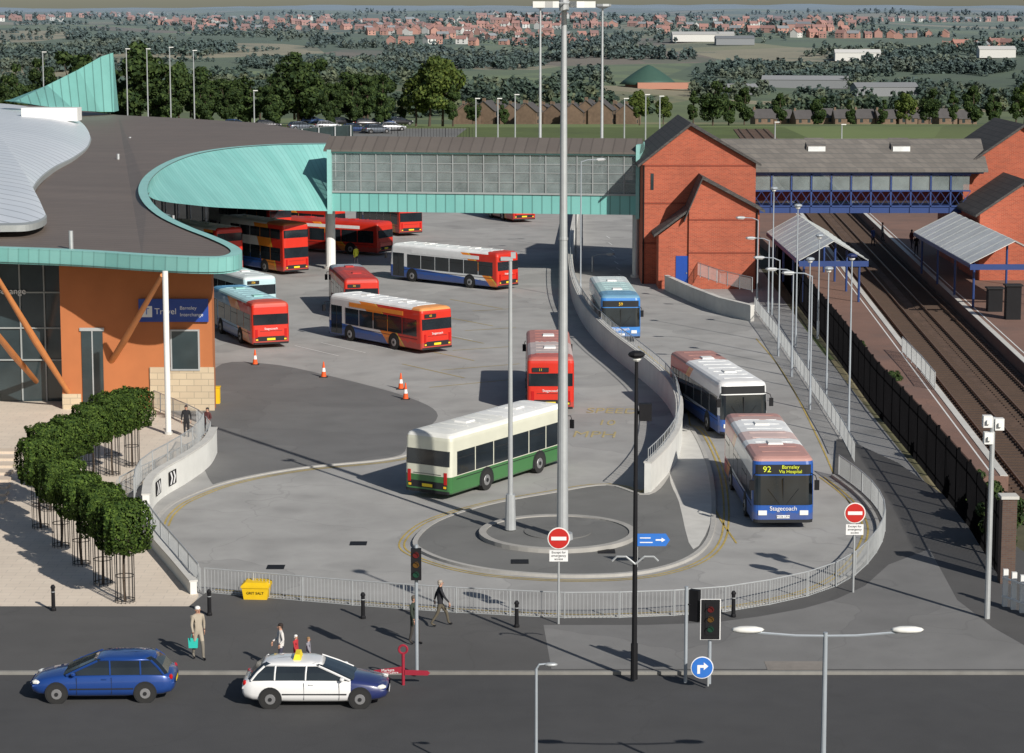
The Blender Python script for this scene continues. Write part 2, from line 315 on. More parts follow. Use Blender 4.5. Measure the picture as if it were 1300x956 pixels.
# ------------------------------------------------------------ terrain
PR=np.array([(-200,-.03),(300,-.03),(430,-.03),(520,-4),(600,-9),(700,-16),(1000,-26),(1300,-30),(1700,-28),(2100,-19),(2600,-9),(3300,0),(4500,8),(7000,13),(9000,16),(14000,16)],float)
def hill(X,Y):
    k=min(1,max(0,(Y-900)/500)); return k*(3.6*math.sin(X*.0065+Y*.0021)+2.4*math.sin(X*.014-Y*.0037+1)+1.6*math.sin(X*.003+Y*.006))
def tz(Y,X=None): return float(np.interp(Y,PR[:,0],PR[:,1]))+(0 if X is None else hill(X,Y))
def far(px,py):
    lo,hi=1000.,9000.
    for _ in range(40):
        m=(lo+hi)/2
        y=HY+(CH-tz(m,(px-650)/F*m))/m*F
        if y>py: lo=m
        else: hi=m
    X=(px-650)/F*lo; return Vector((X,lo,tz(lo,X)))
g=MB(); ys=list(np.linspace(-150,430,12))+list(np.geomspace(450,14000,130)); nx=90
for Y in ys:
    for i in range(nx+1):
        X=(i/nx*2-1)*(250+.45*max(0,Y)); hz=max(0,(Y-5500)/3500); g.v.append((X,Y,tz(Y,X)+min(1,hz)*(7*math.sin(X*.0011+1)+4*math.sin(X*.0031+Y*.0004))))
for k in range(len(ys)-1):
    for i in range(nx): a=k*(nx+1)+i; g.f.append((a,a+1,a+nx+2,a+nx+1)); g.m.append(0)
m,nt,p=newmat('terrain'); v=objc(nt)
mp=nd(nt,'ShaderNodeMapping'); mp.inputs['Scale'].default_value=(.0062,.0042,0); mp.inputs['Rotation'].default_value=(0,0,.3); nt.links.new(v,mp.inputs[0])
vo=nd(nt,'ShaderNodeTexVoronoi'); vo.inputs['Scale'].default_value=1; nt.links.new(mp.outputs[0],vo.inputs['Vector'])
sc_=nd(nt,'ShaderNodeSeparateColor'); nt.links.new(vo.outputs['Color'],sc_.inputs[0])
c=ramp(nt,sc_.outputs[0],[(0,(.065,.095,.030)),(.22,(.11,.14,.045)),(.42,(.19,.18,.08)),(.56,(.075,.105,.035)),(.70,(.25,.215,.12)),(.82,(.13,.17,.055)),(.94,(.15,.115,.07))],True)
n1=noise(nt,v,.012,6); c=mix(nt,mth(nt,'MULTIPLY',mth(nt,'GREATER_THAN',n1,.56),.5),c,(.055,.075,.026)); c=dirt(nt,v,c,.3,.03)
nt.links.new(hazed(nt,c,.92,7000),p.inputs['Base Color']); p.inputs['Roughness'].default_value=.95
struct(g.build('terrain',m,None,True),'green and straw coloured fields rolling to the horizon','landscape')
# ------------------------------------------------------------ ground sheets
KY=at(650,857).y
def sheet(name,label,cat,pts,z,m): return struct(MB().sheet(pts,z).build(name,m),label,cat)
sheet('station_road','pale grey worn asphalt of the bus station and turning loop','road',[(-75,KY+.2),(21.2,KY+.2),(21.2,80),(19.2,100),(20,150),(21.5,215),(60,330),(-75,330)],0,'asph')
sheet('far_car_park','dark asphalt of the far car park','road',[(-80,330),(-8,330),(-8,424),(-80,424)],.0,'asphm')
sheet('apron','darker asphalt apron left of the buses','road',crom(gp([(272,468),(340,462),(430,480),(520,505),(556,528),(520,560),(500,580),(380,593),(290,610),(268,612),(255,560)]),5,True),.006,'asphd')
sheet('front_road','dark front road along the bottom of the view','road',[(-45,40),(60,40),(60,KY),(-45,KY)],.006,'road')
plz=gp([(-120,508),(75,508),(130,512),(205,520),(255,540),(272,560),(225,600),(190,640),(180,668),(210,708),(252,757),(240,773),(-120,773)],0)
struct(MB().prism(plz,-.02,.08).build('plaza_paving','pave'),'buff slab paving of the plaza around the trees','pavement')
st_=MB()
for i in range(8): q0=at(-60,575+i*9,.08); q1=at(20-i*2,575+i*9,.08); st_.bx(q0.x,q1.x,q0.y-.22,q0.y+.6,.08,.2+.0*i)
struct(st_.build('plaza_steps',mat('sandy step stone',(.60,.50,.40),.9)),'pale sandy steps at the left of the plaza','steps')
GR=[(258,757),(340,764),(430,772),(520,779),(600,784),(680,788),(740,790),(820,788),(900,784),(960,776),(1010,766),(1050,755),(1085,738),(1110,715),(1125,690),(1127,668),(1115,645),(1095,625),(1068,605)]
GW=crom(gp(GR),5)
fo=[(p.x,p.y) for p in offs(GW,.35)]
fw=fo+[at(1062,560)[:2],at(1075,560)[:2],at(1140,590)[:2],(21,90),(60,90),(60,KY+.15),(-45,KY+.15),at(-120,773)[:2],at(240,773)[:2]]
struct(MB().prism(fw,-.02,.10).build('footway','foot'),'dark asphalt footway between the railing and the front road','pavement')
flp=[(690,797),(820,797),(905,794),(965,786),(1020,776),(1062,764),(1098,747),(1128,720),(1180,700),(1215,765),(1260,800),(1330,840)]
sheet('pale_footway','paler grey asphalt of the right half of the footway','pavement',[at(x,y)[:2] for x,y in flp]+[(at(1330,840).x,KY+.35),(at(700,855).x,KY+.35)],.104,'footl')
k_=MB(); k_.bx(-45,60,KY,KY+.14,-.02,.118); struct(k_.build('front_kerb','kerbd'),'worn grey kerbstones along the front road','kerb')
k_=MB(); k_.strip(offs(GW,.42),.14,-.02,.13); struct(k_.build('kerb','kerb'),'pale kerbstones edging the turning loop','kerb')
lk=crom(gp([(196,668),(205,652),(230,634),(290,612),(380,595),(500,582),(560,560),(640,555)]),6)
k_=MB(); k_.strip(lk,.2,-.01,.06); struct(k_.build('channel_kerb','kerb'),'low pale kerb separating the dark apron from the loop','kerb')
ISL=gp([(527,690),(545,706),(590,720),(650,729),(730,733),(810,729),(868,714),(898,690),(906,655),(903,610),(893,575),(876,545),(862,548),(850,600),(822,630),(770,618),(700,628),(620,643),(555,664)])
ISW=crom(ISL,5,True)
struct(MB().prism(ISW,-.02,.09).build('traffic_island','asphm'),'oval asphalt traffic island inside the turning loop','traffic island')
k_=MB(); k_.strip(ISW+[ISW[0]],.2,-.01,.12); struct(k_.build('island_kerb','kerb'),'pale kerb around the oval traffic island','kerb')
yl=MB()
yl.strip(offs(lk,-.4),.09,.012); yl.strip(offs(lk,-.6),.09,.012)
for d in (.45,.66): yl.strip([q for q in offs(ISW+[ISW[0]],-d)],.08,.012)
for d in (.85,1.06): yl.strip(offs(GW,d),.08,.012)
yl.strip(crom(gp([(935,690),(905,640),(880,560),(868,500),(845,470),(810,440)]),6),.08,.012)
yl.strip(crom(gp([(1062,610),(1040,560),(1010,500),(985,460),(960,430)]),6),.08,.012)
for x0,y0,x1,y1 in [(560,470,660,462),(575,445,650,440),(590,420,655,416),(600,395,652,392),(545,492,650,482)]: yl.strip(gp([(x0,y0),(x1,y1)]),.09,.012)
for i in range(5):
    a=at(590+i*12,480-i*22); yl.strip([a,a+Vector((-4,5.5,0))],.09,.012)
struct(yl.build('yellow_road_lines','yell'),'worn double yellow lines along the kerbs','road marking')
wl=MB()
for i in range(9): a=at(770+i*2.5,300+i*8.0); wl.strip([a,a+Vector((.25,-2.0,0))],.08,.013)
for i in range(6): a=at(430+i*34,452-i*4); wl.strip([a,a+Vector((-3.2,4.5,0))],.08,.013)
struct(wl.build('white_road_lines','white'),'thin white bay lines on the asphalt','road marking')
struct(MB().prism(crom(gp([(858,545),(880,548),(898,590),(906,650),(880,700),(862,640),(850,605)]),4,True),.05,.095).build('island_slab','conc'),'pale concrete strip along the right edge of the island','pavement')
ci=at(708,682); ip=MB(); ip.loft([[(ci.x+r*math.cos(t),ci.y+r*math.sin(t),z) for t in [2*math.pi*i/48 for i in range(48)]] for r,z in ((3.3,.08),(3.3,.27),(3.0,.27),(3.0,.22),(1.4,.22),(1.4,.26),(1.2,.26))])
ip.m=[0 if i<48*3 else 1 for i in range(len(ip.f))]
tag(ip.build('round_planter_kerb',['concd','asphm']),'raised round concrete plinth around the tall central mast','plinth')
for s_,x,y,sz in (('SPEED',777,522,1.05),('10',770,537,1.0),('MPH',755,552,1.15)):
    q=at(x,y); text(s_,sz,M['yellf'],None,(q.x,q.y,.014),(0,0,R(-6)),'road_lettering')
for i,(x,y) in enumerate([(660,713),(455,690),(350,720),(640,690),(770,700)]):
    q=at(x,y,.1 if i in(0,3,4) else 0); mh=MB().bx(q.x-.35,q.x+.35,q.y-.35,q.y+.35,q.z,q.z+.012); tag(mh.build('manhole_cover','black'),['dark manhole cover at the front of the island','manhole cover on the loop, the nearer to the island','manhole cover on the loop near the yellow grit bin','manhole cover on the island left of the round plinth','manhole cover on the island right of the no entry sign'][i],'manhole cover')
q=at(1010,845,.104); tp=MB().bx(q.x-1.0,q.x+1.0,q.y-.5,q.y+.5,.104,.112); tag(tp.build('tactile_paving',mat('tactile',(.22,.20,.18),.9,var=.2)),'patch of worn tactile paving on the pavement beside the twin armed lamp','paving')
# ------------------------------------------------------------ walls and railings
def wall(name,label,path,th,z0,z1,m='concw',cope=True):
    t=thing(name,label,'wall'); MB().strip(path,th,z0,z1).build('wall_face',m,t)
    if cope: MB().strip(path,th+.08,z1,z1+.07).build('coping','conc',t)
    return t
def railing(name,label,path,h,m='steel',z=0,sp=.14,ps=2.0,bar=.012,post=.032,cat='railing'):
    t=thing(name,label,cat); P=resamp(path,ps); Q=resamp(path,sp)
    b=MB(); [b.tube((q.x,q.y,z+.12),(q.x,q.y,z+h-.03),bar,n=4) for q in Q]; b.build('infill_bars',m,t)
    for zz,nm in ((z+h,'top_rail'),(z+.12,'bottom_rail')): MB().path([(q.x,q.y,zz) for q in P],.028 if zz>z+.5 else .018).build(nm,m,t)
    for q in P[:100]: MB().tube((q.x,q.y,z),(q.x,q.y,z+h+.02),post,n=6).build('post',m,t)
    return t
railing('pedestrian_railing','long grey pedestrian guard railing curving round the front of the turning loop',offs(GW,.15),1.05,'steel',.0)
pw=crom(gp([(737,250),(730,290),(724,335),(728,378),(745,415),(775,448),(812,478),(845,508),(861,538),(860,575),(845,603),(822,628)]),6)
wall('curved_parapet_wall','pale concrete parapet wall curving between the station and the ramp lane',pw,.3,0,1.45)
railing('parapet_railing','thin grey railing on top of the curved parapet wall',pw[10:],.6,'steel',1.5,.5,2,.012,.02)
lw=crom(gp([(272,575),(262,592),(235,612),(205,630),(190,645),(186,665)]),6)
wall('curved_plaza_wall','low white curved wall with chevron boards at the plaza edge',lw,.3,0,1.25,'concw')
railing('plaza_wall_railing','grey railing above the white curved chevron wall',offs(lw,-.5),1.1,'steel',.9)
railing('plaza_walk_railing','grey railing on the walkway by the white roof column',gp([(188,518),(215,530),(250,545),(268,562),(262,580),(225,600),(190,618),(160,632),(148,640)]),1.05,'steel',.08)
railing('plaza_front_railing','short grey railing running down to the pavement corner beside the trees',crom(gp([(186,668),(205,695),(230,725),(256,757)]),5),1.05,'steel',.05)
wall('plaza_corner_wall','low pale wall under the short railing beside the clipped trees',crom(gp([(178,672),(198,700),(222,728),(246,757)]),5),.25,0,.55,'concw')
railing('ramp_railing','grey railing beside the ramp lane next to the brick station',gp([(850,350),(880,365),(915,378),(955,388)]),1.1,'steel',1.0)
wall('ramp_wall','pale retaining wall under the ramp railing beside the brick station',gp([(846,368),(880,384),(915,398),(955,408)]),.3,0,1.1,'conc')
railing('lane_railing','grey railing between the ramp lane and the black railway fence',gp([(958,395),(985,430),(1015,475),(1045,520),(1070,560),(1085,590)]),1.05,'steel')
railing('platform_ramp_railing','low pale railing at the end of the left platform',[(23.6,128,0),(23.9,134,0),(24.1,142,0)],1.0,'steel',.8)
for i,(px,py) in enumerate([(201,629),(231,617)]):
    q=min(lw,key=lambda w:(w-at(px,py+9)).length); k=lw.index(q); tdir=(lw[min(k+1,len(lw)-1)]-lw[max(0,k-1)]).normalized(); nrm=Vector((-tdir.y,tdir.x,0)); nrm=-nrm if nrm.y>0 else nrm
    tx=Vector((-nrm.y,nrm.x,0)); o=q+nrm*.2+Vector((0,0,.68)); t=thing('chevron_board',['left black and white chevron board on the white curved wall','right black and white chevron board on the white curved wall'][i],'sign')
    w_=.45; q4=[o-tx*w_-Vector((0,0,.32)),o+tx*w_-Vector((0,0,.32)),o+tx*w_+Vector((0,0,.32)),o-tx*w_+Vector((0,0,.32))]
    MB().loft([q4,[p_+nrm*.03 for p_ in q4]]).build('board','black',t)
    for s0 in (-.36,.02):
        cv=[(s0,-.28),(s0+.16,-.28),(s0+.34,0),(s0+.16,.28),(s0,.28),(s0+.18,0)]; MB().loft([[o+tx*a+Vector((0,0,b_))+nrm*e for a,b_ in cv] for e in (.03,.036)]).build('chevron','chev',t)
FP=[at(985,345),at(1010,385),at(1062,455),at(1110,523),at(1170,595),at(1230,672),at(1268,735)]
t=thing('railway_fence','tall black palisade fence running between the bus lane and the railway','fence')
b=MB()
for q in resamp(FP,.24): b.loft([[(q.x-.03,q.y-.012,.05),(q.x+.03,q.y-.012,.05),(q.x+.03,q.y+.012,.05),(q.x-.03,q.y+.012,.05)],[(q.x-.03,q.y-.012,2.75),(q.x+.03,q.y-.012,2.75),(q.x+.03,q.y+.012,2.75),(q.x-.03,q.y+.012,2.75)],[(q.x,q.y-.01,2.95),(q.x+.01,q.y-.01,2.95),(q.x+.01,q.y+.01,2.95),(q.x,q.y+.01,2.95)]])
b.build('pales','fence',t)
for zz in (.5,2.4): MB().path([(q.x+.05,q.y,zz) for q in FP],.035,4).build('rail','fence',t)
for q in resamp(FP,2.75): MB().box((q.x+.09,q.y,1.45),(.1,.1,2.9)).build('post','fence',t)
q=at(1277,742,0); t=thing('brick_pier','dark brick gate pier at the lower end of the black railway fence','pier',(q.x,q.y,0)); MB().bx(-.28,.28,-.28,.28,0,3.4).build('pier_body',brick('dkbrick',(.12,.07,.05),(.09,.05,.04),(.1,.09,.08),.225,.075,ms=.01),t); MB().bx(-.34,.34,-.34,.34,3.4,3.52).build('cap','conc',t)
t=thing('white_fence','white painted panel fence at the right edge of the view','fence'); a=at(1272,770,.1)
for i in range(9): MB().bx(a.x+.02+i*.22,a.x+.2+i*.22,a.y-.03-i*.45,a.y+.0-i*.45+.12,.1,1.5).build('board','white',t)
MB().path([(a.x,a.y,.5),(a.x+2,a.y-4,.5)],.04,4).build('rail','white',t); MB().path([(a.x,a.y,1.2),(a.x+2,a.y-4,1.2)],.04,4).build('rail','white',t)
# ------------------------------------------------------------ lamps and masts
def lampc(label,px,py,yt,arm=(-1,0),al=1.1,r=.075,m='pole',z=0,name='street_lamp',kind='arm',group=None,hm='lite'):
    q=at(px,py,z); H=hgt(px,py,yt,z)-z; t=thing(name,label,'street lamp',q,0,group)
    MB().tube((0,0,0),(0,0,1.2),r*1.35,r*1.3,10).build('base',m,t); MB().tube((0,0,1.2),(0,0,H),r,r*.6,10).build('pole',m,t)
    if kind=='arm':
        d=Vector((arm[0],arm[1],0)).normalized()
        MB().path([(0,0,H-.05),d*al*.4+Vector((0,0,H+.12)),d*al+Vector((0,0,H+.15))],.035).build('arm',m,t)
        c=d*(al+.3)+Vector((0,0,H+.14)); hb=MB(); mt=Matrix.Translation(c)@Matrix.Rotation(math.atan2(d.y,d.x),4,'Z')
        hb.loft([[mt@Vector((x*s_,y*s_,zz)) for x,y in ((-.35,-.09),(.25,-.14),(.38,0),(.25,.14),(-.35,.09))] for s_,zz in ((.8,-.07),(1,0),(.85,.07),(.4,.11))]); hb.build('lamp_head','steel' if hm=='lite' else hm,t)
        mt2=mt@Matrix.Translation((0,0,-.08)); MB().box((0,0,0),(.45,.16,.03),mtx=mt2).build('lens','lite',t)
    elif kind=='globe':
        MB().ball((0,0,H+.05),(.28,.28,.13),10,6).build('lamp_head',hm if hm!='lite' else 'navy',t); MB().ball((0,0,H-.08),(.16,.16,.12),8,5).build('lens','lite',t)
    return t
for i,(x,y,yt) in enumerate([(894,352,250),(929,366,265),(961,385,279),(975,404,305),(988,452,330),(1005,478,345),(1028,520,350)]):
    lampc('grey ramp lamp with arm reaching left, number %s from the brick station'%['one','two','three','four','five','six','seven'][i],x,y,yt,(-1,0.1),1.0,.06,group='lamps along the ramp lane')
for i,(x,y,yt,l) in enumerate([(1077,556,326,'pole with round lamp head beside the black fence, nearest of the round lamps'),(1049,500,342,'slim pole with round head, second from the front along the black fence'),(1026,470,330,'slim pole with round head, third from the front along the black fence'),(1010,440,262,'tall thin pole with round head in front of the left platform canopy'),(980,400,240,'thin pole with round head standing between station and left canopy'),(1038,430,300,'thin pole with round head before the railway tracks')]):
    lampc(l,x,y,yt,r=.06,kind='globe',hm='navy' if i in(0,) else 'pole')
for i,(x,y,yt) in enumerate([(731,330,206),(739,318,214),(737,380,205),(752,345,325)]):
    lampc(['lamp pole with arm right behind the central mast by the bridge','second lamp pole in front of the bridge glazing','lamp standing at the curved wall just under the bridge','short lamp post beside the parapet wall left of the blue bus'][i],x,y,yt,(1,.1),1.2,.06)
lampc('black street lamp post standing on the front pavement right of centre',805,862,452,kind='globe',m='black',z=.1,r=.09,name='black_lamp_post',hm='black')
q=at(805,862,.1); t=thing('post_hook_pair','pair of small curved grey hooks fixed to the black post','hook',(q.x,q.y,0)); 
for sd in (-1,1): MB().path([(0,-.12,4.0),(sd*.3,-.12,4.25),(sd*.6,-.12,4.25),(sd*.75,-.12,4.1)],.035).build('hook','steel',t)
t=thing('black_equipment_box','small black box mounted high on the black street lamp post','box',(q.x,q.y,0)); zq=hgt(805,862,522,.1); MB().bx(.1,.5,-.15,.15,zq-.3,zq+.25).build('housing','black',t); MB().bx(0,.1,-.05,.05,zq-.1,zq).build('bracket','black',t)
q=at(648,672,.26); H=hgt(648,672,322); t=thing('camera_mast','slim grey mast with small camera head on the island left of the tall mast','mast',q)
MB().tube((0,0,0),(0,0,1.5),.24,.2,12).build('base','steel',t); MB().tube((0,0,1.5),(0,0,H-.4),.11,.075,12).build('pole','steel',t); hb=MB(); hb.box((-.15,0,H-.35),(.5,.18,.15)); hb.box((.12,0,H-.2),(.2,.2,.25)); hb.build('camera','steel',t)
q=at(714,684,.22); t=thing('high_mast','very tall tapered grey lighting mast on the round plinth','mast',q)
MB().tube((0,0,0),(0,0,.25),.45,.42,12).build('base','steel',t); MB().tube((0,0,.25),(0,0,21.6),.24,.11,14).build('pole','steel',t); MB().tube((0,0,12.4),(0,0,12.5),.19,.19,14).build('joint_collar','steel',t)
hr=MB(); hr.path([(.7*math.cos(a),.7*math.sin(a),21.9) for a in [2*math.pi*i/16 for i in range(17)]],.05); hr.tube((0,0,21.6),(0,0,22.3),.2,.2,10); [hr.tube((0,0,21.9),(.7*math.cos(a),.7*math.sin(a),21.9),.03) for a in (0,1.57,3.14,4.71)]; hr.build('head_ring','steel',t)
for a in range(6): c_=(1.0*math.cos(a*1.047),1.0*math.sin(a*1.047),21.85); MB().box(c_,(.5,.35,.25),a*1.047).build('floodlight','lite',t)
for x,yb,w_,l in ((686,176,0,'distant tall lighting mast behind the bridge, left of the central mast'),(765,178,0,'distant tall lighting mast behind the bridge, right of the central mast')):
    Y=300; H=atY(x,6,Y).z; t=thing('lighting_mast',l,'mast',(atY(x,6,Y).x,Y,0)); MB().tube((0,0,0),(0,0,H),.22,.12,10).build('pole','steel',t); MB().loft([[(r*math.cos(a),r*math.sin(a),z) for a in [k*.785 for k in range(8)]] for r,z in ((.3,H-.5),(1.1,H-.2),(1.1,H+.1))]).build('head_ring','steel',t)
D=60; q=atY(1048,805,D); t=thing('twin_arm_lamp','grey twin armed street lamp in the right foreground with arms spreading left and right','street lamp',(q.x,D,0))
H=q.z; MB().tube((0,0,0),(0,0,H+.05),.085,.06,12).build('pole','pole',t)
for sd,e in ((-1,2.35),(1,2.45)):
    MB().path([(0,0,H-.05),(sd*.8,0,H-.08 +.04),(sd*1.8,0,H+.04),(sd*e,0,H+.12)],.035).build('arm','pole',t)
    hb=MB(); hb.ball((sd*(e-.28),0,H+.12),(.45,.16,.1),12,6); hb.build('lamp_head','lite',t,True)
q=atY(690,845,62); t=thing('small_lamp','small grey hooked lamp head at the bottom edge of the view','street lamp',(q.x-.2,62,0)); MB().tube((0,0,0),(0,0,q.z-.1),.05,.04).build('pole','pole',t); MB().path([(0,0,q.z-.1),(.08,0,q.z+.03),(.3,0,q.z+.05)],.03).build('arm','pole',t); MB().ball((.4,0,q.z+.03),(.2,.1,.06),10,5).build('lamp_head','steel',t,True)
q=at(1253,785,.1); H=hgt(1253,785,533,.1); t=thing('camera_pole','grey pole carrying white camera boxes at the right beside the brick pier','camera pole',q); MB().tube((0,0,0),(0,0,H),.11,.09,10).build('pole','steel',t)
for z,x in ((H-.15,-.2),(H-.25,.22),(H-.75,-.15)): hb=MB(); hb.box((x,0,z),(.32,.3,.42)); hb.box((x,-.2,z),(.12,.12,.14)); hb.build('camera_housing','white',t)
# ------------------------------------------------------------ signs and signals
def disc(mb,c,r,th,n=24): mb.loft([[(c[0]+r*math.cos(a),y,c[2]+r*math.sin(a)) for a in [2*math.pi*i/n for i in range(n)]] for y in (c[1]+th/2,c[1]-th/2)]); return mb
for i,(x,yb,ys,r_) in enumerate([(709,792,680,.38),(1083,752,648,.38)]):
    q=at(x,yb,.1); H=hgt(x,yb,ys); t=thing('no_entry_sign',['round red no entry sign in front of the tall central mast','round red no entry sign on the right beside the number 92 bus'][i],'road sign',(q.x,q.y,0))
    MB().tube((0,0,.1),(0,0,H+.3),.04,n=8).build('post','steel',t); disc(MB(),(0,-.06,H),r_+.02,.02).build('rim','white',t); disc(MB(),(0,-.075,H),r_-.02,.02).build('disc','red',t)
    MB().bx(-.27,.27,-.1,-.087,H-.065,H+.065).build('bar','chev',t); MB().bx(-.33,.33,-.075,-.055,H-.84,H-.43).build('plate','chev',t)
    for k,s_ in enumerate(('Except for','emergency','access')): text(s_,.12,M['black'],t,(0,-.08,H-.51-k*.12),(R(90),0,0))
q=at(812,720,.1); H=hgt(812,720,682); t=thing('direction_sign','blue direction sign with white arrow pointing right on the island','road sign',(q.x,q.y,0))
MB().tube((-.1,0,.1),(-.1,0,H+.2),.03).build('post','steel',t); 
MB().loft([[(x,y,z) for x,z in ((-.1,H-.25),(1.02,H-.25),(1.18,H),(1.02,H+.25),(-.1,H+.25))] for y in (-.04,-.07)]).build('panel','sblue',t)
MB().loft([[(x,y,z) for x,z in ((.62,H-.03),(.85,H-.03),(.85,H-.09),(1.0,H+.0),(.85,H+.09),(.85,H+.03),(.62,H+.03))] for y in (-.07,-.076)]).build('arrow','chev',t); MB().bx(.0,.5,-.076,-.07,H-.12,H-.08).build('stripe','chev',t); MB().bx(.0,.42,-.076,-.07,H+.06,H+.1).build('stripe','chev',t)
def signal(label,px,yb,yt,board=False,poleside=0,facing=-90,z=.1):
    q=at(px,yb,z); H=hgt(px,yb,yt,z)-z; t=thing('traffic_light',label,'traffic light',q,R(facing+90))
    MB().tube((poleside,.18,0),(poleside,.18,H+.1),.06,n=10).build('pole','pole',t)
    MB().bx(-.17,.17,-.02,.16,H-1.05,H).build('housing','black',t); MB().tube((poleside,.18,H-.5),(0,.1,H-.5),.03).build('bracket','black',t)
    if board: 
        b=MB(); b.bx(-.30,.30,.0,.015,H-1.2,H+.12); b.build('backing_board','black',t)
        b=MB(); b.loft([[(x,y,z) for x,z in ((-.33,H-1.22),(.33,H-1.22),(.33,H+.14),(-.33,H+.14))] for y in (.016,.03)]); b.build('white_border','chev',t)
    for k,m_ in enumerate((mat('sr',(.10,.01,.01),.3),mat('sa',(.10,.05,.01),.3),mat('sg',(.01,.05,.03),.3))):
        b=disc(MB(),(0,-.03,H-.19-k*.33),.11,.02,14); ln=b.build('lamp_lens',m_,t); b=MB(); b.path([(.12*math.cos(a),-.12,H-.19-k*.33+.12*math.sin(a)) for a in (0,.7,1.57,2.4,3.14)],.012); b.build('visor','black',ln)
    return t
signal('black traffic light at the left on a pole near the walking man',529,858,697,poleside=.0,z=.1)
signal('black traffic light facing away, left of the white bordered one',882,866,748,poleside=.25,facing=60)
signal('traffic light with white bordered backing board at the right foreground',901,870,766,board=True)
q=at(890,868,.1); H=hgt(890,868,840); t=thing('turn_right_sign','round blue sign with white right turn arrow below the traffic lights','road sign',(q.x,q.y-.35,0)); MB().tube((.2,.08,.1),(.2,.08,H+.3),.035).build('post','steel',t); disc(MB(),(0,0,H),.37,.02).build('rim','chev',t); disc(MB(),(0,-.015,H),.34,.02).build('disc','sblue',t)
MB().loft([[(x,y,H+z) for x,z in ((-.16,-.2),(-.07,-.2),(-.07,.0),(.05,.0),(.05,-.08),(.2,.05),(.05,.18),(.05,.09),(-.16,.09))] for y in (-.025,-.032)]).build('arrow','chev',t)
q=at(512,866,.1); H=hgt(512,866,822); t=thing('finger_post','red finger post with ring finial and two direction arms at the front kerb','signpost',(q.x,q.y,0)); rd=mat('maroon',(.30,.02,.04),.4)
MB().tube((0,0,.0),(0,0,H-.1),.055,n=10).build('post',rd,t); MB().path([(.14*math.cos(a),0,H+.03+.14*math.sin(a)) for a in [k*.5236 for k in range(13)]],.04).build('finial_ring',rd,t)
zb=atY(512,851,q.y).z; MB().loft([[(x,y,zb+z) for x,z in ((-.05,.1+.04),(-.95,.02),(-1.05,-.07),(-.95,-.14),(-.05,-.12+.04))] for y in (-.06,-.03)]).build('left_arm',rd,t); text('Markets',.13,M['chev'],t,(-.5,-.065,zb+.02),(R(90),R(-3),0)); text('Shopping Centre',.1,M['chev'],t,(-.5,-.065,zb-.07),(R(90),R(-3),0))
MB().loft([[(x,y,zb+z) for x,z in ((.05,.03),(.8,-.0),(.88,-.08),(.8,-.16),(.05,-.14))] for y in (-.06,-.03)]).build('right_arm',rd,t)
for i,(x,y) in enumerate([(68,776),(461,786),(656,797),(931,784),(266,782)]):
    q=at(x,y,.08); t=thing('bollard',['black bollard on the plaza edge at far left','black bollard left of the walking man by the railing','black bollard right of the walking man, near the no entry sign','black bollard at the railing right of the traffic lights','black bollard near the corner between plaza and footway'][i],'bollard',q); MB().loft([[(r*math.cos(a),r*math.sin(a),z) for a in [k*.6283 for k in range(10)]] for r,z in ((.1,0),(.1,.1),(.075,.14),(.07,.85),(.09,.87),(.09,.92),(.05,.99))]).build('post','black',t); MB().tube((0,0,.72),(0,0,.75),.076,n=10).build('band','steel',t)
q=at(326,762,.0); t=thing('grit_bin','yellow plastic grit bin standing against the railing','bin',q,R(-4)); ym=mat('bin yellow',(.75,.48,.01),.5)
MB().loft([[(-.42,-.3,.0),(.42,-.3,0),(.42,.3,0),(-.42,.3,0)],[(-.5,-.36,.55),(.5,-.36,.55),(.5,.36,.55),(-.5,.36,.55)]]).build('tub',ym,t); MB().loft([[(-.53,-.39,.55),(.53,-.39,.55),(.53,.39,.55),(-.53,.39,.55)],[(-.53,-.39,.62),(.53,-.39,.62),(.53,.39,.66),(-.53,.39,.66)],[(-.4,-.2,.72),(.4,-.2,.72),(.4,.3,.76),(-.4,.3,.76)]]).build('lid',ym,t); text('GRIT SALT',.14,M['black'],t,(0,-.35,.35),(R(98),0,0))
q=at(275,512,.0); t=thing('utility_box','yellow box standing at the corner of the orange terminal wall','box',q); MB().bx(-.2,.2,-.2,.2,0,.9).build('cabinet',ym,t); MB().bx(-.23,.23,-.23,.23,.9,.96).build('lid',ym,t)
om=mat('cone orange',(.75,.10,.015),.5)
for i,(x,y) in enumerate([(324,463),(411,479),(509,494),(515,507)]):
    q=at(x,y,0.0); t=thing('traffic_cone',['orange traffic cone nearest the terminal wall, leftmost of the four','second orange traffic cone from the left on the apron','orange traffic cone third from left, just behind the rightmost cone','orange traffic cone farthest right, closest to the green bus'][i],'traffic cone',q); MB().bx(-.24,.24,-.24,.24,0,.05).build('base','rubber',t)
    for z0,z1,mm in ((.05,.35,om),(.35,.58,M['chev']),(.58,.95,om)): MB().tube((0,0,z0),(0,0,z1),.17-.14*z0/.95,.17-.14*z1/.95,12).build('white_sleeve' if mm is M['chev'] else 'cone_body',mm,t)
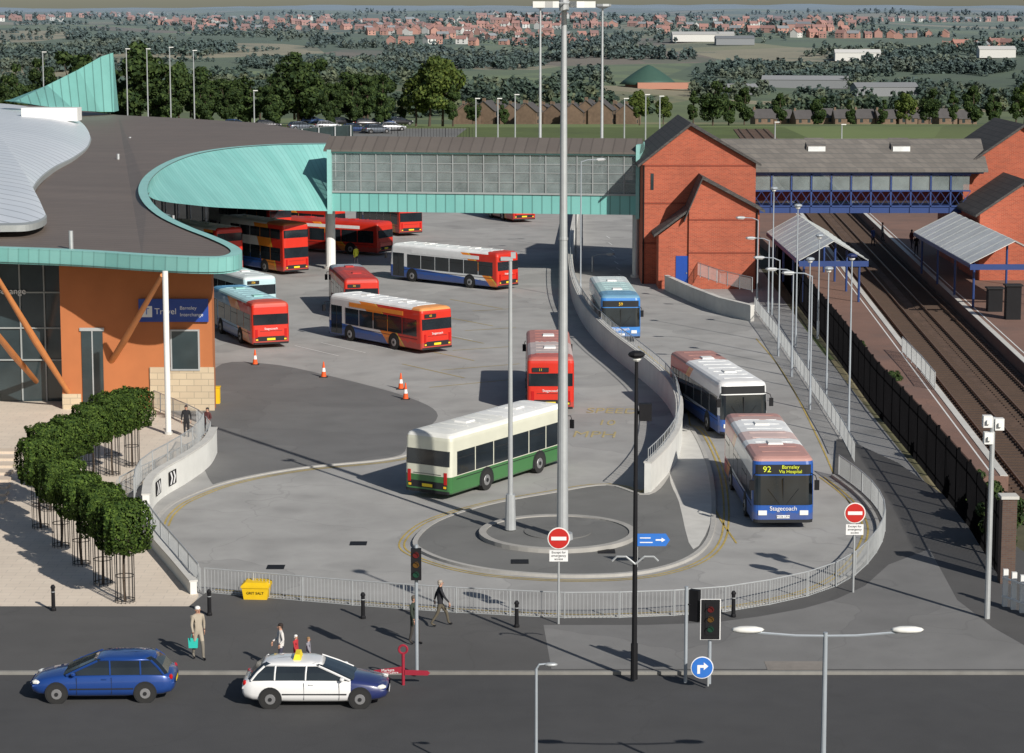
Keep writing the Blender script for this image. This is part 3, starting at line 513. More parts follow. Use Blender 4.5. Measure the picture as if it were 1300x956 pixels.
# ------------------------------------------------------------ buses
def wheel(parent,x,y,r,w,sd):
    o=MB().tube((x,y-w/2,r),(x,y+w/2,r),r,n=18).build('wheel','rubber',parent); MB().tube((x,y+sd*(w/2-.02),r),(x,y+sd*(w/2+.015),r),r*.58,r*.5,n=14).build('rim','rim',o); MB().tube((x,y+sd*w/2,r),(x,y+sd*(w/2+.04),r),r*.2,n=8).build('hub','dark',o)
def bus(label,px,py,hd,ax,ay,L=11.5,W=2.5,H=3.0,body=None,roof=None,dest=None,brand=None,plate=None,dd=False,rearband=None,z=0,nw=6,name='bus',destcol=None,ad=None,hatch='white'):
    hd=R(hd); c,s_=math.cos(hd),math.sin(hd); q=at(px,py,z); lx,ly=ax*L,ay*W
    t=thing(name,label,'bus',(q.x-(c*lx-s_*ly),q.y-(s_*lx+c*ly),z),hd,None)
    lean=.22
    def ring(zz,e=0,ins=0):
        hx=L/2-ins+e; hy=W/2-ins+e; out=[]
        for k,(sx,sy) in enumerate(((1,1),(-1,1),(-1,-1),(1,-1))):
            r=(.34 if sx>0 else .2)+e
            for i in range(6):
                a=R(90*k+18*i); x=sx*(hx-r)+r*math.cos(a); y=sy*(hy-r)+r*math.sin(a)
                if sx>0: x-=lean*max(0,zz-1.1)/(H-1.1)
                else: x+=.08*max(0,zz-1.1)/(H-1.1)
                out.append((x,y,zz))
        return out
    MB().loft([ring(.28,0,.07),ring(.36),ring(.9),ring(1.1),ring(H-.6),ring(H-.35),ring(H-.22,0,.02)],True,False).build('body',body,t)
    MB().loft([ring(H-.22,0,.02),ring(H-.12,0,.07),ring(H-.04,0,.2),ring(H,0,.5),ring(H+.02,0,.9)],False,True).build('roof',roof,t)
    def wrap(nm,m,idx,z0,z1,e=.012,par=t):
        r=[ring(z0,-.02),ring(z0,e),ring(z1,e),ring(z1,-.02)]
        return MB().loft([[q_[i] for q_ in r] for i in idx]).build(nm,m,par)
    FI=[20,21,22,23,0,1,2,3]; RI=[9,10,11,12,13,14]
    wz0,wz1=1.12,2.2
    ws=wrap('windscreen','glass',FI,1.05,2.3); MB().bx(L/2-.06,L/2+.0,-.02,.02,1.06,2.2).build('centre_pillar','dark',ws)
    for sd in (-.5,.5): MB().path([(L/2+.03,sd*.3,1.1),(L/2-.03,sd*1.3,1.75)],.015,4).build('wiper','dark',ws)
    wrap('destination_display','dark',[21,22,23,0,1,2],2.36,min(H-.26,2.76),.014)
    wrap('rear_window','glass',RI,1.55 if not dd else 1.4,2.25); wrap('front_bumper','dark',FI,.29,.42,.02); wrap('rear_bumper','dark',RI,.29,.42,.02); wrap('engine_grille','dark',[11,12],.5,.8,.008)
    MB().box((-L/2-.01,0,1.15),(.02,1.5,.015)).build('engine_cover_seam','dark',t)
    x0,x1=-L/2+.5,L/2-.5; pw_=(x1-x0)/nw
    for sd in (1,-1):
        for k in range(nw):
            a=x0+k*pw_+.04; b_=x0+(k+1)*pw_-.04
            if sd==1 and k==nw-1:
                d=MB().bx(L/2-1.75,L/2-.5,W/2-.01,W/2+.014,.38,wz1+.05).build('door','glass',t); MB().bx(L/2-1.15,L/2-1.10,W/2,W/2+.022,.38,wz1+.05).build('door_frame','dark',d); b_=L/2-1.85
                if b_-a<.3: continue
            MB().bx(a,b_,sd*W/2-.01,sd*W/2+.010,wz0,wz1).build('side_window','glass',t)
            if k%2==0: MB().bx(a+.03,b_-.03,sd*W/2+(.008 if sd>0 else -.016),sd*W/2+(.016 if sd>0 else -.008),wz1-.33,wz1-.30).build('vent_bar','dark',t)
            if dd: MB().bx(x0+k*pw_+.04,x0+(k+1)*pw_-.04,sd*W/2-.01,sd*W/2+.010,2.95,3.75).build('upper_side_window','glass',t)
        MB().bx(x0,x1,sd*W/2+(0 if sd>0 else -.012),sd*W/2+(.012 if sd>0 else 0),.93,.96).build('rub_rail','dark',t)
        if ad: MB().bx(-L/2+2.0 ,L/2-2.6,sd*W/2+(0 if sd>0 else -.012),sd*W/2+(.012 if sd>0 else 0),2.32,2.6).build('cove_panel',ad,t)
        for wx in (L/2-2.65,-L/2+3.0):
            ar=[(wx+.6*math.cos(a),.5+.6*math.sin(a)) for a in [math.pi*i/10 for i in range(11)]]+[(wx-.6,.3),(wx+.6,.3)]
            MB().loft([[(x,y,zz) for x,zz in ar] for y in (sd*(W/2-.05),sd*(W/2+.016))]).build('wheel_arch','dark',t); wheel(t,wx,sd*(W/2-.11),.48,.28,sd)
        MB().box((L/2+.0,sd*.88,.72),(.05,.36,.2)).build('headlight','lite',t); MB().box((-L/2-.0,sd*.98,1.0),(.04,.16,.55)).build('tail_light','tail',t)
        mr=MB(); mr.path([(L/2-.25,sd*1.15,2.4),(L/2+.15,sd*1.32,2.35),(L/2+.18,sd*1.38,2.15)],.02,5); mr.box((L/2+.18,sd*1.38,1.95),(.1,.2,.42)); mr.build('mirror','black',t)
        MB().box((-L/2,sd*.95,.6),(.04,.14,.1)).build('reflector','amber',t)
    if dd: wrap('upper_windscreen','glass',FI,3.0,3.85); wrap('upper_rear_window','glass',RI,3.05,3.7)
    for x in (-L*.2,L*.22):
        MB().loft([[(x-.4,-.35,H),(x+.4,-.35,H),(x+.4,.35,H),(x-.4,.35,H)],[(x-.34,-.3,H+.09),(x+.34,-.3,H+.09),(x+.34,.3,H+.09),(x-.34,.3,H+.09)]]).build('roof_hatch',hatch,t)
    for k in range(9):
        x=-L/2+1.2+k*(L-2.4)/8; MB().bx(x-.025,x+.025,-W/2+.5,W/2-.5,H+.01,H+.032).build('roof_rib',roof,t)
    if dest:
        dm=destcol or M['amber']
        for s1,sz,y,zz in dest: text(s1,sz,dm,t,(L/2+.03-lean*(zz-1.1)/(H-1.1),y,zz),(R(90),0,R(90)),'destination_lettering')
    if brand: text(brand,.26,M['chev'],t,(L/2+.025,0,.9),(R(90),0,R(90))); text(brand,.2,M['chev'],t,(-L/2-.02,0,1.3),(R(90),0,R(-90)))
    MB().box((L/2+.02,0,.55),(.02,.55,.13)).build('number_plate','chev',t); MB().box((-L/2-.02,0,.62),(.02,.55,.14)).build('number_plate','yplate',t)
    if plate: text(plate,.12,M['black'],t,(L/2+.032,0,.55),(R(90),0,R(90)))
    if rearband: MB().box((-L/2-.0,.55,2.45),(.03,.9,.24)).build('rear_display','dark',t); text(rearband,.2,M['amber'],t,(-L/2-.02,.55,2.45),(R(90),0,R(-90)))
    return t
W_=(.78,.79,.79); PK=(.45,.25,.22); RD=(.5,.03,.02)
rw=roofm('roof white',11.5,[(0,RD),(.07,W_)]); rp=roofm('roof pinkC',11.2,[(0,PK),(.12,(.5,.36,.33)),(.2,W_),(.45,(.6,.46,.43)),(.62,W_),(.72,PK)]); rd_=roofm('roof D',11.5,[(0,(.42,.22,.19)),(.33,W_),(.9,(.7,.7,.7))])
rb=roofm('roof E',11.5,[(0,(.6,.66,.66)),(.35,(.44,.60,.60)),(.78,(.14,.30,.44))]); rg=roofm('roof G',10.6,[(0,(.7,.3,.1)),(.1,W_)])
lv=livery('livery12',12,fz=1.1,k=-.4); lv2=livery('livery115',11.5,fz=.85); lvb=livery('liveryblue',11.2,fz=3.2,k=.6); lvg=livery('liveryG',10.6,base=(.72,.72,.72),k=1.5,rear_orange=2.0); allred=livery('allred',12,base=(.55,.03,.015),k=3,blue=(.35,.02,.015))
lve=livery('liveryE',11.5,fz=3.2,blue=(.04,.20,.55),base=(.45,.62,.66),k=-5)
bus('green and cream single deck bus turning on the loop beside the island',572,637,58,-.5,-.5,10.3,2.5,3.05,twotone('green cream',(.64,.64,.53),(.045,.16,.05),1.08),roofm('rA',9.6,[(0,(.74,.74,.70)),(.5,(.79,.79,.77))]),nw=6)
bus('red rear of a single deck bus driving away behind the tall central mast',699,526,90,-.5,0,11.5,2.55,3.15,livery('liveryB',11.5,k=2.2),roofm('rB',11.5,[(0,(.45,.12,.10)),(.12,(.5,.42,.4)),(.5,(.45,.2,.17))]),brand='Stagecoach',rearband='11')
bus('blue fronted bus showing route 92, nearest bus to the camera in the right lane',994,672,-89,.5,0,11.2,2.62,3.12,lvb,rp,dest=[('92',.36,-.7,2.56),('Barnsley',.22,.3,2.66),('Via Hospital',.20,.3,2.47)],brand='Stagecoach',plate='W556 LRW',destcol=mat('led yellow',(.75,.85,.05),.5))
bus('white and blue fronted single deck bus queueing directly behind the route 92 bus',944,558,-81,.5,0,11.5,2.55,3.0,lv2,rd_,plate='MX07')
bus('blue fronted bus with pale roof at the top of the ramp lane',788,435,-88,.5,0,11.5,2.65,3.15,lve,rb,brand='Stagecoach',dest=[('59',.28,0,2.54)],plate='YN05')
bus('white bus with blue skirt and red rear right of the bridge column',659,366,138,-.5,-.5,12,2.5,3.0,lv,rw,brand='Stagecoach',rearband='27',nw=7,ad='chev')
bus('white and orange bus with red rear in the middle of the station apron',575,446,129,-.5,-.5,10.6,2.5,3.0,lvg,rg,rearband='43',brand='Stagecoach',ad=mat('coveo',(.8,.28,.04),.4))
bus('red bus mostly hidden behind the white and orange bus on the apron',482,406,101,-.5,-.5,10.0,2.5,3.0,allred,roofm('rH',10,[(0,(.42,.04,.03)),(.5,(.3,.05,.05)),(.75,(.25,.28,.33))]),rearband='14',hatch='red')
bus('bus with red rear and blue side parked beside the terminal wall corner',368,441,112,-.5,-.5,10.6,2.5,3.05,livery('liveryI',10.6,base=(.10,.30,.55),k=.3,rear_orange=2.4),roofm('rI',10.6,[(0,(.5,.08,.05)),(.14,(.38,.60,.64)),(.8,(.10,.28,.45))]),brand='Stagecoach',hatch='teal2')
bus('pale blue roofed bus partly hidden behind the bus at the terminal corner',352,400,118,-.5,-.5,10.6,2.5,2.9,lve,rb,rearband='226')
bus('double deck bus with red rear and orange swoosh parked left of the bridge column',393,347,128,-.5,-.5,10.5,2.5,4.3,livery('liveryJ',10.5,k=1.0,sl=.25,orange=(.85,.28,.03),rear_orange=2.2,skirt=1.2),roofm('rJ',10.5,[(0,(.6,.2,.08)),(.25,W_)]),dd=True,name='double_deck_bus')
bus('long red single deck bus between the double decker and the bridge column',500,322,150,-.5,-.5,11.5,2.5,3.0,allred,roofm('rM',11.5,[(0,RD)]+[(.5,(.4,.05,.04))]),ad='chev',hatch='red')
bus('double deck bus with red rear under the left end of the bridge',537,299,118,-.5,-.5,10.5,2.5,4.2,livery('liveryK',10.5,k=.8,sl=.3,skirt=1.0,rear_orange=1.6),rw,dd=True,name='double_deck_bus')
bus('red and white bus far off under the middle of the bridge',680,282,112,-.5,-.5,9,2.5,3.0,allred,rw)
bus('white double deck bus with pale blue bands furthest left under the teal canopy',310,352,128,-.5,-.5,10.5,2.5,4.2,livery('liveryN',10.5,k=-1,sl=.3,skirt=1.6,blue=(.25,.45,.6),rear_orange=1.5),rw,dd=True,name='double_deck_bus')
bus('red roofed bus in the shade behind the double deckers under the canopy',440,300,140,-.5,-.5,11.5,2.5,3.0,livery('liveryP',11.5,k=1.5),roofm('rP',11.5,[(0,RD),(.5,W_)]))
bus('orange and white double decker behind the other double decker near the glazed concourse',372,318,130,-.5,-.5,10.5,2.5,4.2,livery('liveryQ',10.5,k=.2,sl=.3,skirt=1.2,rear_orange=2.6),rb,dd=True,name='double_deck_bus')
# ------------------------------------------------------------ cars
def car(label,loc,rz,col,L=4.4,group=None,name='parked_car',cm=None,sign=False):
    t=thing(name,label,'car',loc,rz,group); pm=cm or mat('car paint',col,.3,.2,var=.05,coat=1)
    st=[(-.502,.45,.50,.66),(-.495,.66,.40,.76),(-.475,.78,.32,.88),(-.42,.84,.25,.96),(-.32,.865,.21,.975),(-.15,.88,.2,.965),(0,.88,.2,.95),(.15,.875,.2,.935),(.27,.865,.21,.90),(.37,.83,.23,.83),(.44,.77,.27,.76),(.48,.68,.32,.68),(.502,.46,.42,.58)]
    MB().loft([[(x*L,y*w,z) for y,z in ((-.82,zb),(-.96,zb+.08),(-1,zb+.2),(-1.0,(zb+zs)/2+.04),(-.97,zs-.12),(-.91,zs-.04),(-.78,zs),(0,zs+.025),(.78,zs),(.91,zs-.04),(.97,zs-.12),(1,(zb+zs)/2+.04),(1,zb+.2),(.96,zb+.08),(.82,zb))] for x,w,zb,zs in st]).build('body',pm,t,True)
    def rg_(x0,x1,w,z,c_=.12): return [(x1-c_,-w,z),(x1-c_*.2,-w+c_,z),(x1,-w*.4,z),(x1,w*.4,z),(x1-c_*.2,w-c_,z),(x1-c_,w,z),(x0+c_,w,z),(x0,w-c_*1.6,z),(x0,-w+c_*1.6,z),(x0+c_,-w,z)]
    A=rg_(-.455*L,.27*L,.81,.91); B=rg_(-.415*L,.16*L,.755,1.14); C_=rg_(-.365*L,.055*L,.66,1.34); D_=rg_(-.335*L,.01*L,.60,1.40)
    MB().loft([A,B,C_,D_]).build('windows','glass',t)
    MB().loft([rg_(-.372*L,.062*L,.665,1.335,.16),rg_(-.345*L,.03*L,.63,1.395,.2),rg_(-.30*L,-.02*L,.52,1.435,.25),rg_(-.22*L,-.1*L,.3,1.45,.2)]).build('roof',pm,t,True)
    for i in (0,5,6,9): MB().path([A[i],B[i],C_[i]],.035,5).build('pillar',pm,t)
    for sd in (-1,1):
        for x in (-.06*L,-.27*L): MB().path([(x,sd*.815,.92),(x+.01,sd*.76,1.14),(x+.03,sd*.665,1.35)],.028,5).build('pillar',pm,t)
    for sd in (-1,1):
        for x in (-.30*L,.31*L): 
            MB().tube((x,sd*.80,.34),(x,sd*.883,.34),.37,n=20).build('wheel_arch','dark',t); wheel(t,x,sd*.79,.32,.2,sd)
        MB().ball((.445*L,sd*.62,.66),(.2,.15,.08),8,5).build('headlight','lite',t); MB().ball((-.475*L,sd*.66,.8),(.07,.12,.1),8,5).build('tail_light','tail',t)
        MB().ball((.19*L,sd*.93,.98),(.08,.1,.06),8,5).build('mirror',pm,t); MB().box((-.02*L,sd*.885,.80),(.16,.03,.025)).build('door_handle',pm,t)
        for x in (-.07,.17): MB().box((x*L,sd*.882,.58),(.010,.012,.55)).build('door_seam','dark',t)
        MB().bx(-.22*L,.22*L,sd*.88-.01,sd*.88+.012,.46,.50).build('rub_strip','dark',t)
    MB().box((.5*L,0,.45),(.03,.5,.12)).build('number_plate','chev',t); MB().box((-.5*L,0,.6),(.03,.5,.12)).build('number_plate','yplate',t)
    if sign: MB().loft([[(-.7,-.35,1.44),(-.45,-.35,1.44),(-.45,.35,1.44),(-.7,.35,1.44)],[(-.65,-.3,1.62),(-.5,-.3,1.62),(-.5,.3,1.62),(-.65,.3,1.62)]]).build('roof_sign','yplate',t)
    return t
q=at(134,883); car('blue hatchback driving along the front road at the lower left',(q.x,q.y,0),R(182),(.015,.06,.26),4.6,name='blue_car')
m,nt,p=newmat('taxi'); v=objc(nt); sx=nd(nt,'ShaderNodeSeparateXYZ'); nt.links.new(v,sx.inputs[0]); nt.links.new(mix(nt,mth(nt,'GREATER_THAN',sx.outputs[0],1.15),(.78,.78,.78),(.02,.03,.12)),p.inputs['Base Color']); p.inputs['Roughness'].default_value=.3; p.inputs['Coat Weight'].default_value=1
q=at(402,890); car('white taxi with dark blue bonnet and yellow roof sign on the front road',(q.x,q.y,0),0,None,4.65,name='taxi',cm=m,sign=True)
cc=[(.02,.05,.15),(.02,.02,.03),(.12,.14,.17),(.03,.07,.2),(.3,.31,.33),(.015,.015,.02)]
on=['first','second','third','fourth','fifth','sixth','seventh','eighth','ninth','tenth','eleventh','twelfth']
for i,(x,y) in enumerate([(300,162),(340,163),(382,165),(398,158),(416,164),(434,159),(450,168),(466,161),(478,169),(486,160),(498,166),(508,159)]):
    q=at(x,y); o=car(['dark blue','black','dark grey','blue','silver grey','black'][i%6]+' car in the far car park, '+on[i]+' from the left',(q.x,q.y,0),R(5+12*(i%3)),cc[i%6],4.5,'cars in the far car park'); o.scale=(1.1,1.1,1.1)
# ------------------------------------------------------------ terminal building
fe=[(-120,312,9.1),(0,316,9.1),(60,318,9.1),(120,321,9.1),(180,325,9.1),(240,328,9.1),(285,328,9.1),(306,323,9.15),(303,315,9.2),(278,303,9.3),(242,289,9.4),(212,274,9.5),(193,257,9.6),(187,240,9.7),(195,224,9.8),(214,210,9.9),(240,199,10.0),(270,192,10.1),(310,187,10.2),(360,184,10.3),(420,183,10.3)]
edge=crom([at(*p) for p in fe],4)
back=[at(x,y,z) for x,y,z in ((420,171,10.3),(330,156,10.3),(230,150,10.3),(150,146,10.2),(60,135,10.0),(-120,126,9.8))]
t=thing('bus_terminal','curved bus terminal with brown crescent roof, silver roof, teal fascia and orange walls','terminal building')
MB().add(edge+back,[tuple(range(len(edge)+len(back)))]).build('brown_roof','brown',t)
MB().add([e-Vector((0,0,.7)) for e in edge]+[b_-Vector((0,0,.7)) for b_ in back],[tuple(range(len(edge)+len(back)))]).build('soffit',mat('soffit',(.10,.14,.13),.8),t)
tip=13*4
fa=MB(); n=tip+1; fa.add([e+Vector((0,0,.06)) for e in edge[:n]]+[Vector((e.x,e.y+.1,e.z-.8)) for e in edge[:n]],[(i,i+1,n+i+1,n+i) for i in range(n-1)]); fa.build('front_fascia','teal',t)
tops=edge[tip:]; bot=crom([at(*p) for p in ((188,248,8.9),(196,253,8.6),(215,257,8.2),(241,260,7.6),(271,263,7.0),(310,265,6.4),(360,267,5.8),(420,268,5.2))],4)
n=len(tops); ks=[0,.25,.5,.75,1]; rows_=[[a.lerp(b_,k)+Vector((-.2,.6,0))*math.sin(k*math.pi) for a,b_ in zip(tops,bot)] for k in ks]
MB().loft(rows_,closed=False).build('sweeping_fascia','teal',t,True)
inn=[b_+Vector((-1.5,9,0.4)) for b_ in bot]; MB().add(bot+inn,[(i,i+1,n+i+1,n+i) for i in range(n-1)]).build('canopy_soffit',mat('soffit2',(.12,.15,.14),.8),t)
lp=MB(); n=len(edge); of=offs(edge,.6); lp.add([e+Vector((0,0,.05)) for e in edge]+[Vector((o.x,o.y,e.z+.07)) for o,e in zip(of,edge)],[(i,i+1,n+i+1,n+i) for i in range(n-1)]); lp.build('roof_edge_trim','teal2',t)
so=[(-120,128),(0,131),(60,140),(98,150),(113,164),(112,182),(94,197),(68,210),(48,226),(40,243),(46,259),(58,270),(40,279),(0,281),(-120,281)]
so_=crom([at(x,y,10.0) for x,y in so],6,True); ce=Vector((-48,(so_[0].y+so_[-6].y)/2,0))
def sc(k,z): return [Vector((ce.x+(p.x-ce.x)*k,ce.y+(p.y-ce.y)*k,z)) for p in so_]
MB().loft([sc(1.012,9.5),sc(1.012,9.86),sc(1.0,9.9)],False,False).build('roof_upstand','mull',t)
MB().loft([sc(1,9.88),sc(.93,10.2),sc(.8,10.55),sc(.6,10.9),sc(.3,11.15),sc(.02,11.2)],False,True).build('silver_roof','silver',t,True)
q=atY(65,143,235); MB().bx(q.x-2.8,q.x+2.8,234,236.5,q.z-.8,q.z+.5).build('roof_vent','white',t)
for i,(x,y) in enumerate([(150,200),(90,300),(165,178)]):
    q=at(x,y,9.8); MB().tube((q.x,q.y,9),(q.x,q.y,10.1),.12).build('vent_pipe','steel',t)
hs=MB(); bs=[(20,128),(60,108),(100,88),(128,72),(143,67)]; 
tp_=[atY(x,y,250+i*1.5) for i,(x,y) in enumerate(bs)]; bt_=[atY(x,y,252+i*1.2) for i,(x,y) in enumerate([(5,128),(50,134),(95,140),(128,142),(145,142)])]
hs.loft([[a,b_,b_+Vector((0,3,0)),a+Vector((0,.4,0))] for a,b_ in zip(tp_,bt_)]); hs.build('sail_fin',seam('teal fin',(.17,.43,.40),(.24,.54,.50),.8,.5,0,(1,0,0)),t)
Y0=at(190,521).y
def fx(px,Y=Y0): return atY(px,450,Y).x
def fz_(py,Y=Y0): return atY(650,py,Y).z
MB().bx(fx(78),fx(270),Y0,Y0+1,0,8.6).build('orange_wall','orange',t)
MB().bx(fx(190),fx(271.5),Y0-.12,Y0-.0,0,fz_(466)).build('stone_base','stone',t); MB().bx(fx(78),fx(104)-.1,Y0-.1,Y0-.0,0,fz_(500)).build('stone_base','stone',t)
xr=fx(270); MB().strip([Vector((xr-.3,Y0+1,0)),Vector((xr-5.5,Y0+22,0))],.4,0,8.6).build('side_wall','orange',t)
wn=MB().bx(fx(219),fx(252),Y0-.14,Y0-.02,fz_(468),fz_(420)).build('window','bglass',t)
fr=MB(); [fr.bx(*c) for c in ((fx(217),fx(219),Y0-.18,Y0,fz_(470),fz_(418)),(fx(252),fx(254),Y0-.18,Y0,fz_(470),fz_(418)),(fx(219),fx(252),Y0-.18,Y0,fz_(420),fz_(418)),(fx(219),fx(252),Y0-.18,Y0,fz_(470),fz_(468)))]; fr.build('frame','steel',wn)
MB().bx(-60,fx(78),Y0+2.5,Y0+2.7,0,8.6).build('curtain_wall','bglass',t)
for i in range(12):
    x=fx(78)-i*1.35; MB().bx(x-.04,x+.04,Y0+2.4,Y0+2.5,0,8.6).build('mullion','mull',t)
for zz in (2.4,4.2,6.2): MB().bx(-60,fx(78),Y0+2.38,Y0+2.48,zz,zz+.08).build('transom','mull',t)
dr=MB().bx(fx(104),fx(131),Y0-.06,Y0+.0,0.08,fz_(420)).build('entrance_door','bglass',t); d2=MB(); d2.bx(fx(117),fx(118.5),Y0-.1,Y0-.06,0.08,fz_(420)); d2.bx(fx(102),fx(133),Y0-.1,Y0,fz_(420),fz_(416)); d2.build('door_frame','steel',dr)
cw=crom([Vector(p) for p in ((xr-5.5,Y0+22,0),(-27,160,0),(-33,178,0),(-37,205,0),(-33,235,0),(-18,262,0))],5); MB().strip(cw,.3,0,8.8).build('concourse_glazing','bglass',t)
for q in resamp(cw,3): MB().tube((q.x+.3,q.y-.1,0),(q.x+.3,q.y-.1,8.8),.08).build('concourse_post','steel',t)
text('Interchange',.5,M['chev'],t,(fx(24),Y0+2.3,fz_(370,Y0+2.3)),(R(90),0,0),'building_lettering','RIGHT')
s_t=thing('terminal_sign','blue sign with white lettering on the orange terminal wall','sign'); MB().bx(fx(178),fx(266),Y0-.2,Y0-.1,fz_(408),fz_(379)).build('panel',mat('navy sign',(.02,.06,.30),.4),s_t)
MB().bx(fx(181),fx(195),Y0-.21,Y0-.2,fz_(402),fz_(388)).build('logo_tile','chev',s_t)
text('T',.5,M['sblue'],s_t,(fx(188),Y0-.215,fz_(395)),(R(90),0,0),'logo'); text('Travel',.47,M['chev'],s_t,(fx(212),Y0-.21,fz_(395)),(R(90),0,0)); text('Barnsley',.27,M['chev'],s_t,(fx(230),Y0-.21,fz_(390.5)),(R(90),0,0),al='LEFT'); text('Interchange',.27,M['chev'],s_t,(fx(230),Y0-.21,fz_(399)),(R(90),0,0),al='LEFT')
def column(label,px,py,yt,r,m,name='roof_column',z=0):
    q=at(px,py,z); t_=thing(name,label,'column',q); MB().tube((0,0,0),(0,0,hgt(px,py,yt,z)-z),r,n=14).build('shaft',m,t_); MB().tube((0,0,0),(0,0,.2),r*1.4,n=14).build('foot','conc',t_)
column('white round column holding the roof at the walkway railing, the nearer one',214,553,344,.15,'white'); column('slimmer white column close to the orange wall',166,500,352,.12,'white')
column('thick white column under the left end of the glazed bridge',420,341,262,.42,'white','bridge_column')
column('grey bridge column beside the brick station',807,352,270,.3,'steel','bridge_column')
for i,(a,b_) in enumerate([((116,508),(206,346)),((94,517),(-6,345)),((56,503),(-30,388))]):
    base=at(a[0],a[1],.08); tp=at(b_[0],b_[1],8.35 if i!=2 else 7); t_=thing('raking_strut',['orange timber strut leaning right up to the roof tip','long orange timber strut leaning left up to the roof front','orange strut rising left at the edge of the view'][i],'strut',base)
    d=tp-base; MB().path([(0,0,.35),d*.5,d-Vector((0,0,.15))],[.12,.19,.12],12).build('timber','timber',t_,False); MB().tube((0,0,0),(0,0,.45),.2,.12,10).build('shoe','steel',t_)
# ------------------------------------------------------------ glazed bridge
A=at(420,268,5.2); B=at(812,273,5.2); dx=(B-A); Lb=dx.length; t=thing('glazed_footbridge','long glazed footbridge with teal lower band and brown roof joining terminal and station','footbridge',(A.x,A.y,0),math.atan2(dx.y,dx.x))
MB().bx(0,Lb,0,4,5.2,6.75).build('lower_band',seam('teal band',(.16,.42,.39),(.22,.50,.46),.8,.5,0),t)
MB().loft([[(x,-.35,10.15),(x,-.35,10.3),(x,2,11.3),(x,4.4,10.4),(x,4.4,10.2)] for x in (-.5,Lb)]).build('roof',seam('bridge roof',(.13,.112,.10),(.16,.14,.125),.9,.6,.1,ls=.4),t)
MB().bx(0,Lb,-.12,0,6.75,6.9).build('sill','mull',t); MB().bx(0,Lb,-.1,.05,10.0,10.15).build('head_rail','teal2',t)
MB().bx(0,Lb,3.8,3.9,6.75,10.1).build('rear_glazing','tglass',t)
nb=20
for i in range(nb):
    x=i*Lb/nb; MB().bx(x+.05,x+Lb/nb-.05,0,.02,6.9,10.0).build('glazing_panel','tglass',t)
    MB().bx(x-.04,x+.04,-.08,.06,6.9,10.0).build('mullion','mull',t)
    if i%2==0: MB().path([(x,.9,6.9),(x+2*Lb/nb,.9,10)],.06,4).build('brace','steel',t)
for zz in (7.7,8.5,9.2): MB().bx(0,Lb,-.05,-.0,zz,zz+.05).build('glazing_bar','mull',t)
MB().bx(0,Lb,1.8,1.9,6.9,7.9).build('handrail_panel','steel',t)
MB().bx(Lb-.3,Lb,-.4,4.3,4.9,10.9).build('end_frame','teal2',t); MB().bx(-.2,.15,-.4,0,5.0,10.3).build('end_frame','teal2',t)
# ------------------------------------------------------------ brick station
def gab(par,x0,x1,y0,y1,z0,ze,zr,axis,wm,rm,oh=.35,xm=None,nm='wall',rn='roof'):
    if axis=='y':
        xm=(x0+x1)/2 if xm is None else xm; pr=[(x0,z0),(x1,z0),(x1,ze),(xm,zr),(x0,ze)]; MB().loft([[(x,y,z) for x,z in pr] for y in (y0,y1)]).build(nm,wm,par)
        r=MB()
        for xe,sg in ((x0,-1),(x1,1)):
            sl=(zr-ze)/abs(xm-xe); a=(xe+sg*oh,ze-sl*oh+.04); r.loft([[(xm,y,zr+.04),(a[0],y,a[1]),(a[0],y,a[1]+.2),(xm,y,zr+.26)] for y in (y0-oh,y1+oh)])
    else:
        ym=(y0+y1)/2; pr=[(y0,z0),(y1,z0),(y1,ze),(ym,zr),(y0,ze)]; MB().loft([[(x,y,z) for y,z in pr] for x in (x0,x1)]).build(nm,wm,par); r=MB()
        for ye,sg in ((y0,-1),(y1,1)):
            sl=(zr-ze)/abs(ym-ye); a=(ye+sg*oh,ze-sl*oh+.04); r.loft([[(x,ym,zr+.04),(x,a[0],a[1]),(x,a[0],a[1]+.2),(x,ym,zr+.26)] for x in (x0-oh,x1+oh)])
    return r.build(rn,rm,par)
YB=at(840,366).y
t=thing('brick_station_building','red brick gabled station building with slate roof at the right end of the bridge','station building')
sx0=atY(816,300,YB+2).x; sx1=atY(960,300,YB+2).x
gab(t,sx0,sx1,YB+3,YB+17,0,9.6,12.6,'y','brickr','slate',.4,xm=sx0+(sx1-sx0)*.42)
a0=atY(874,300,YB).x; a1=atY(963,300,YB).x
gab(t,a0,a1,YB-.5,YB+3.2,0,6.2,8.6,'y','brickr','slate',.4,xm=a0+1.0,nm='porch_wall',rn='porch_roof')
b0=atY(836,300,YB).x; MB().loft([[(b0,y,0),(a0,y,0),(a0,y,6.0),(b0,y,4.2)] for y in (YB-.3,YB+3.1)]).build('lean_to_wall','brickr',t); MB().loft([[(b0-.4,y,4.1),(a0,y,6.15),(a0,y,6.35),(b0-.4,y,4.3)] for y in (YB-.7,YB+3.1)]).build('lean_to_roof','slate',t)
dx0=atY(858,300,YB).x; d=MB().bx(dx0,dx0+1.0,YB-.36,YB-.3,0,2.6).build('door','blue',t); MB().bx(dx0+.8,dx0+.88,YB-.42,YB-.36,1.2,1.3).build('handle','rim',d)
q=atY(828,225,YB+3); MB().bx(q.x-.12,q.x+.12,YB+2.96,YB+3,q.z-1,q.z+.3).build('slit_window','bglass',t)
bm=mat('brick band',(.22,.055,.033),.9)
for zz in (3.2,6.4,9.4): MB().bx(sx0,sx1,YB+2.97,YB+3,zz,zz+.12).build('brick_band',bm,t)
for zz in (2.8,5.4): MB().bx(a0,a1,YB-.53,YB-.5,zz,zz+.12).build('brick_band',bm,t)
MB().tube((sx0+.1,YB+2.9,0),(sx0+.1,YB+2.9,9.5),.06).build('downpipe','black',t); MB().tube((a1-.2,YB-.58,0),(a1-.2,YB-.58,6.2),.06).build('downpipe','black',t)
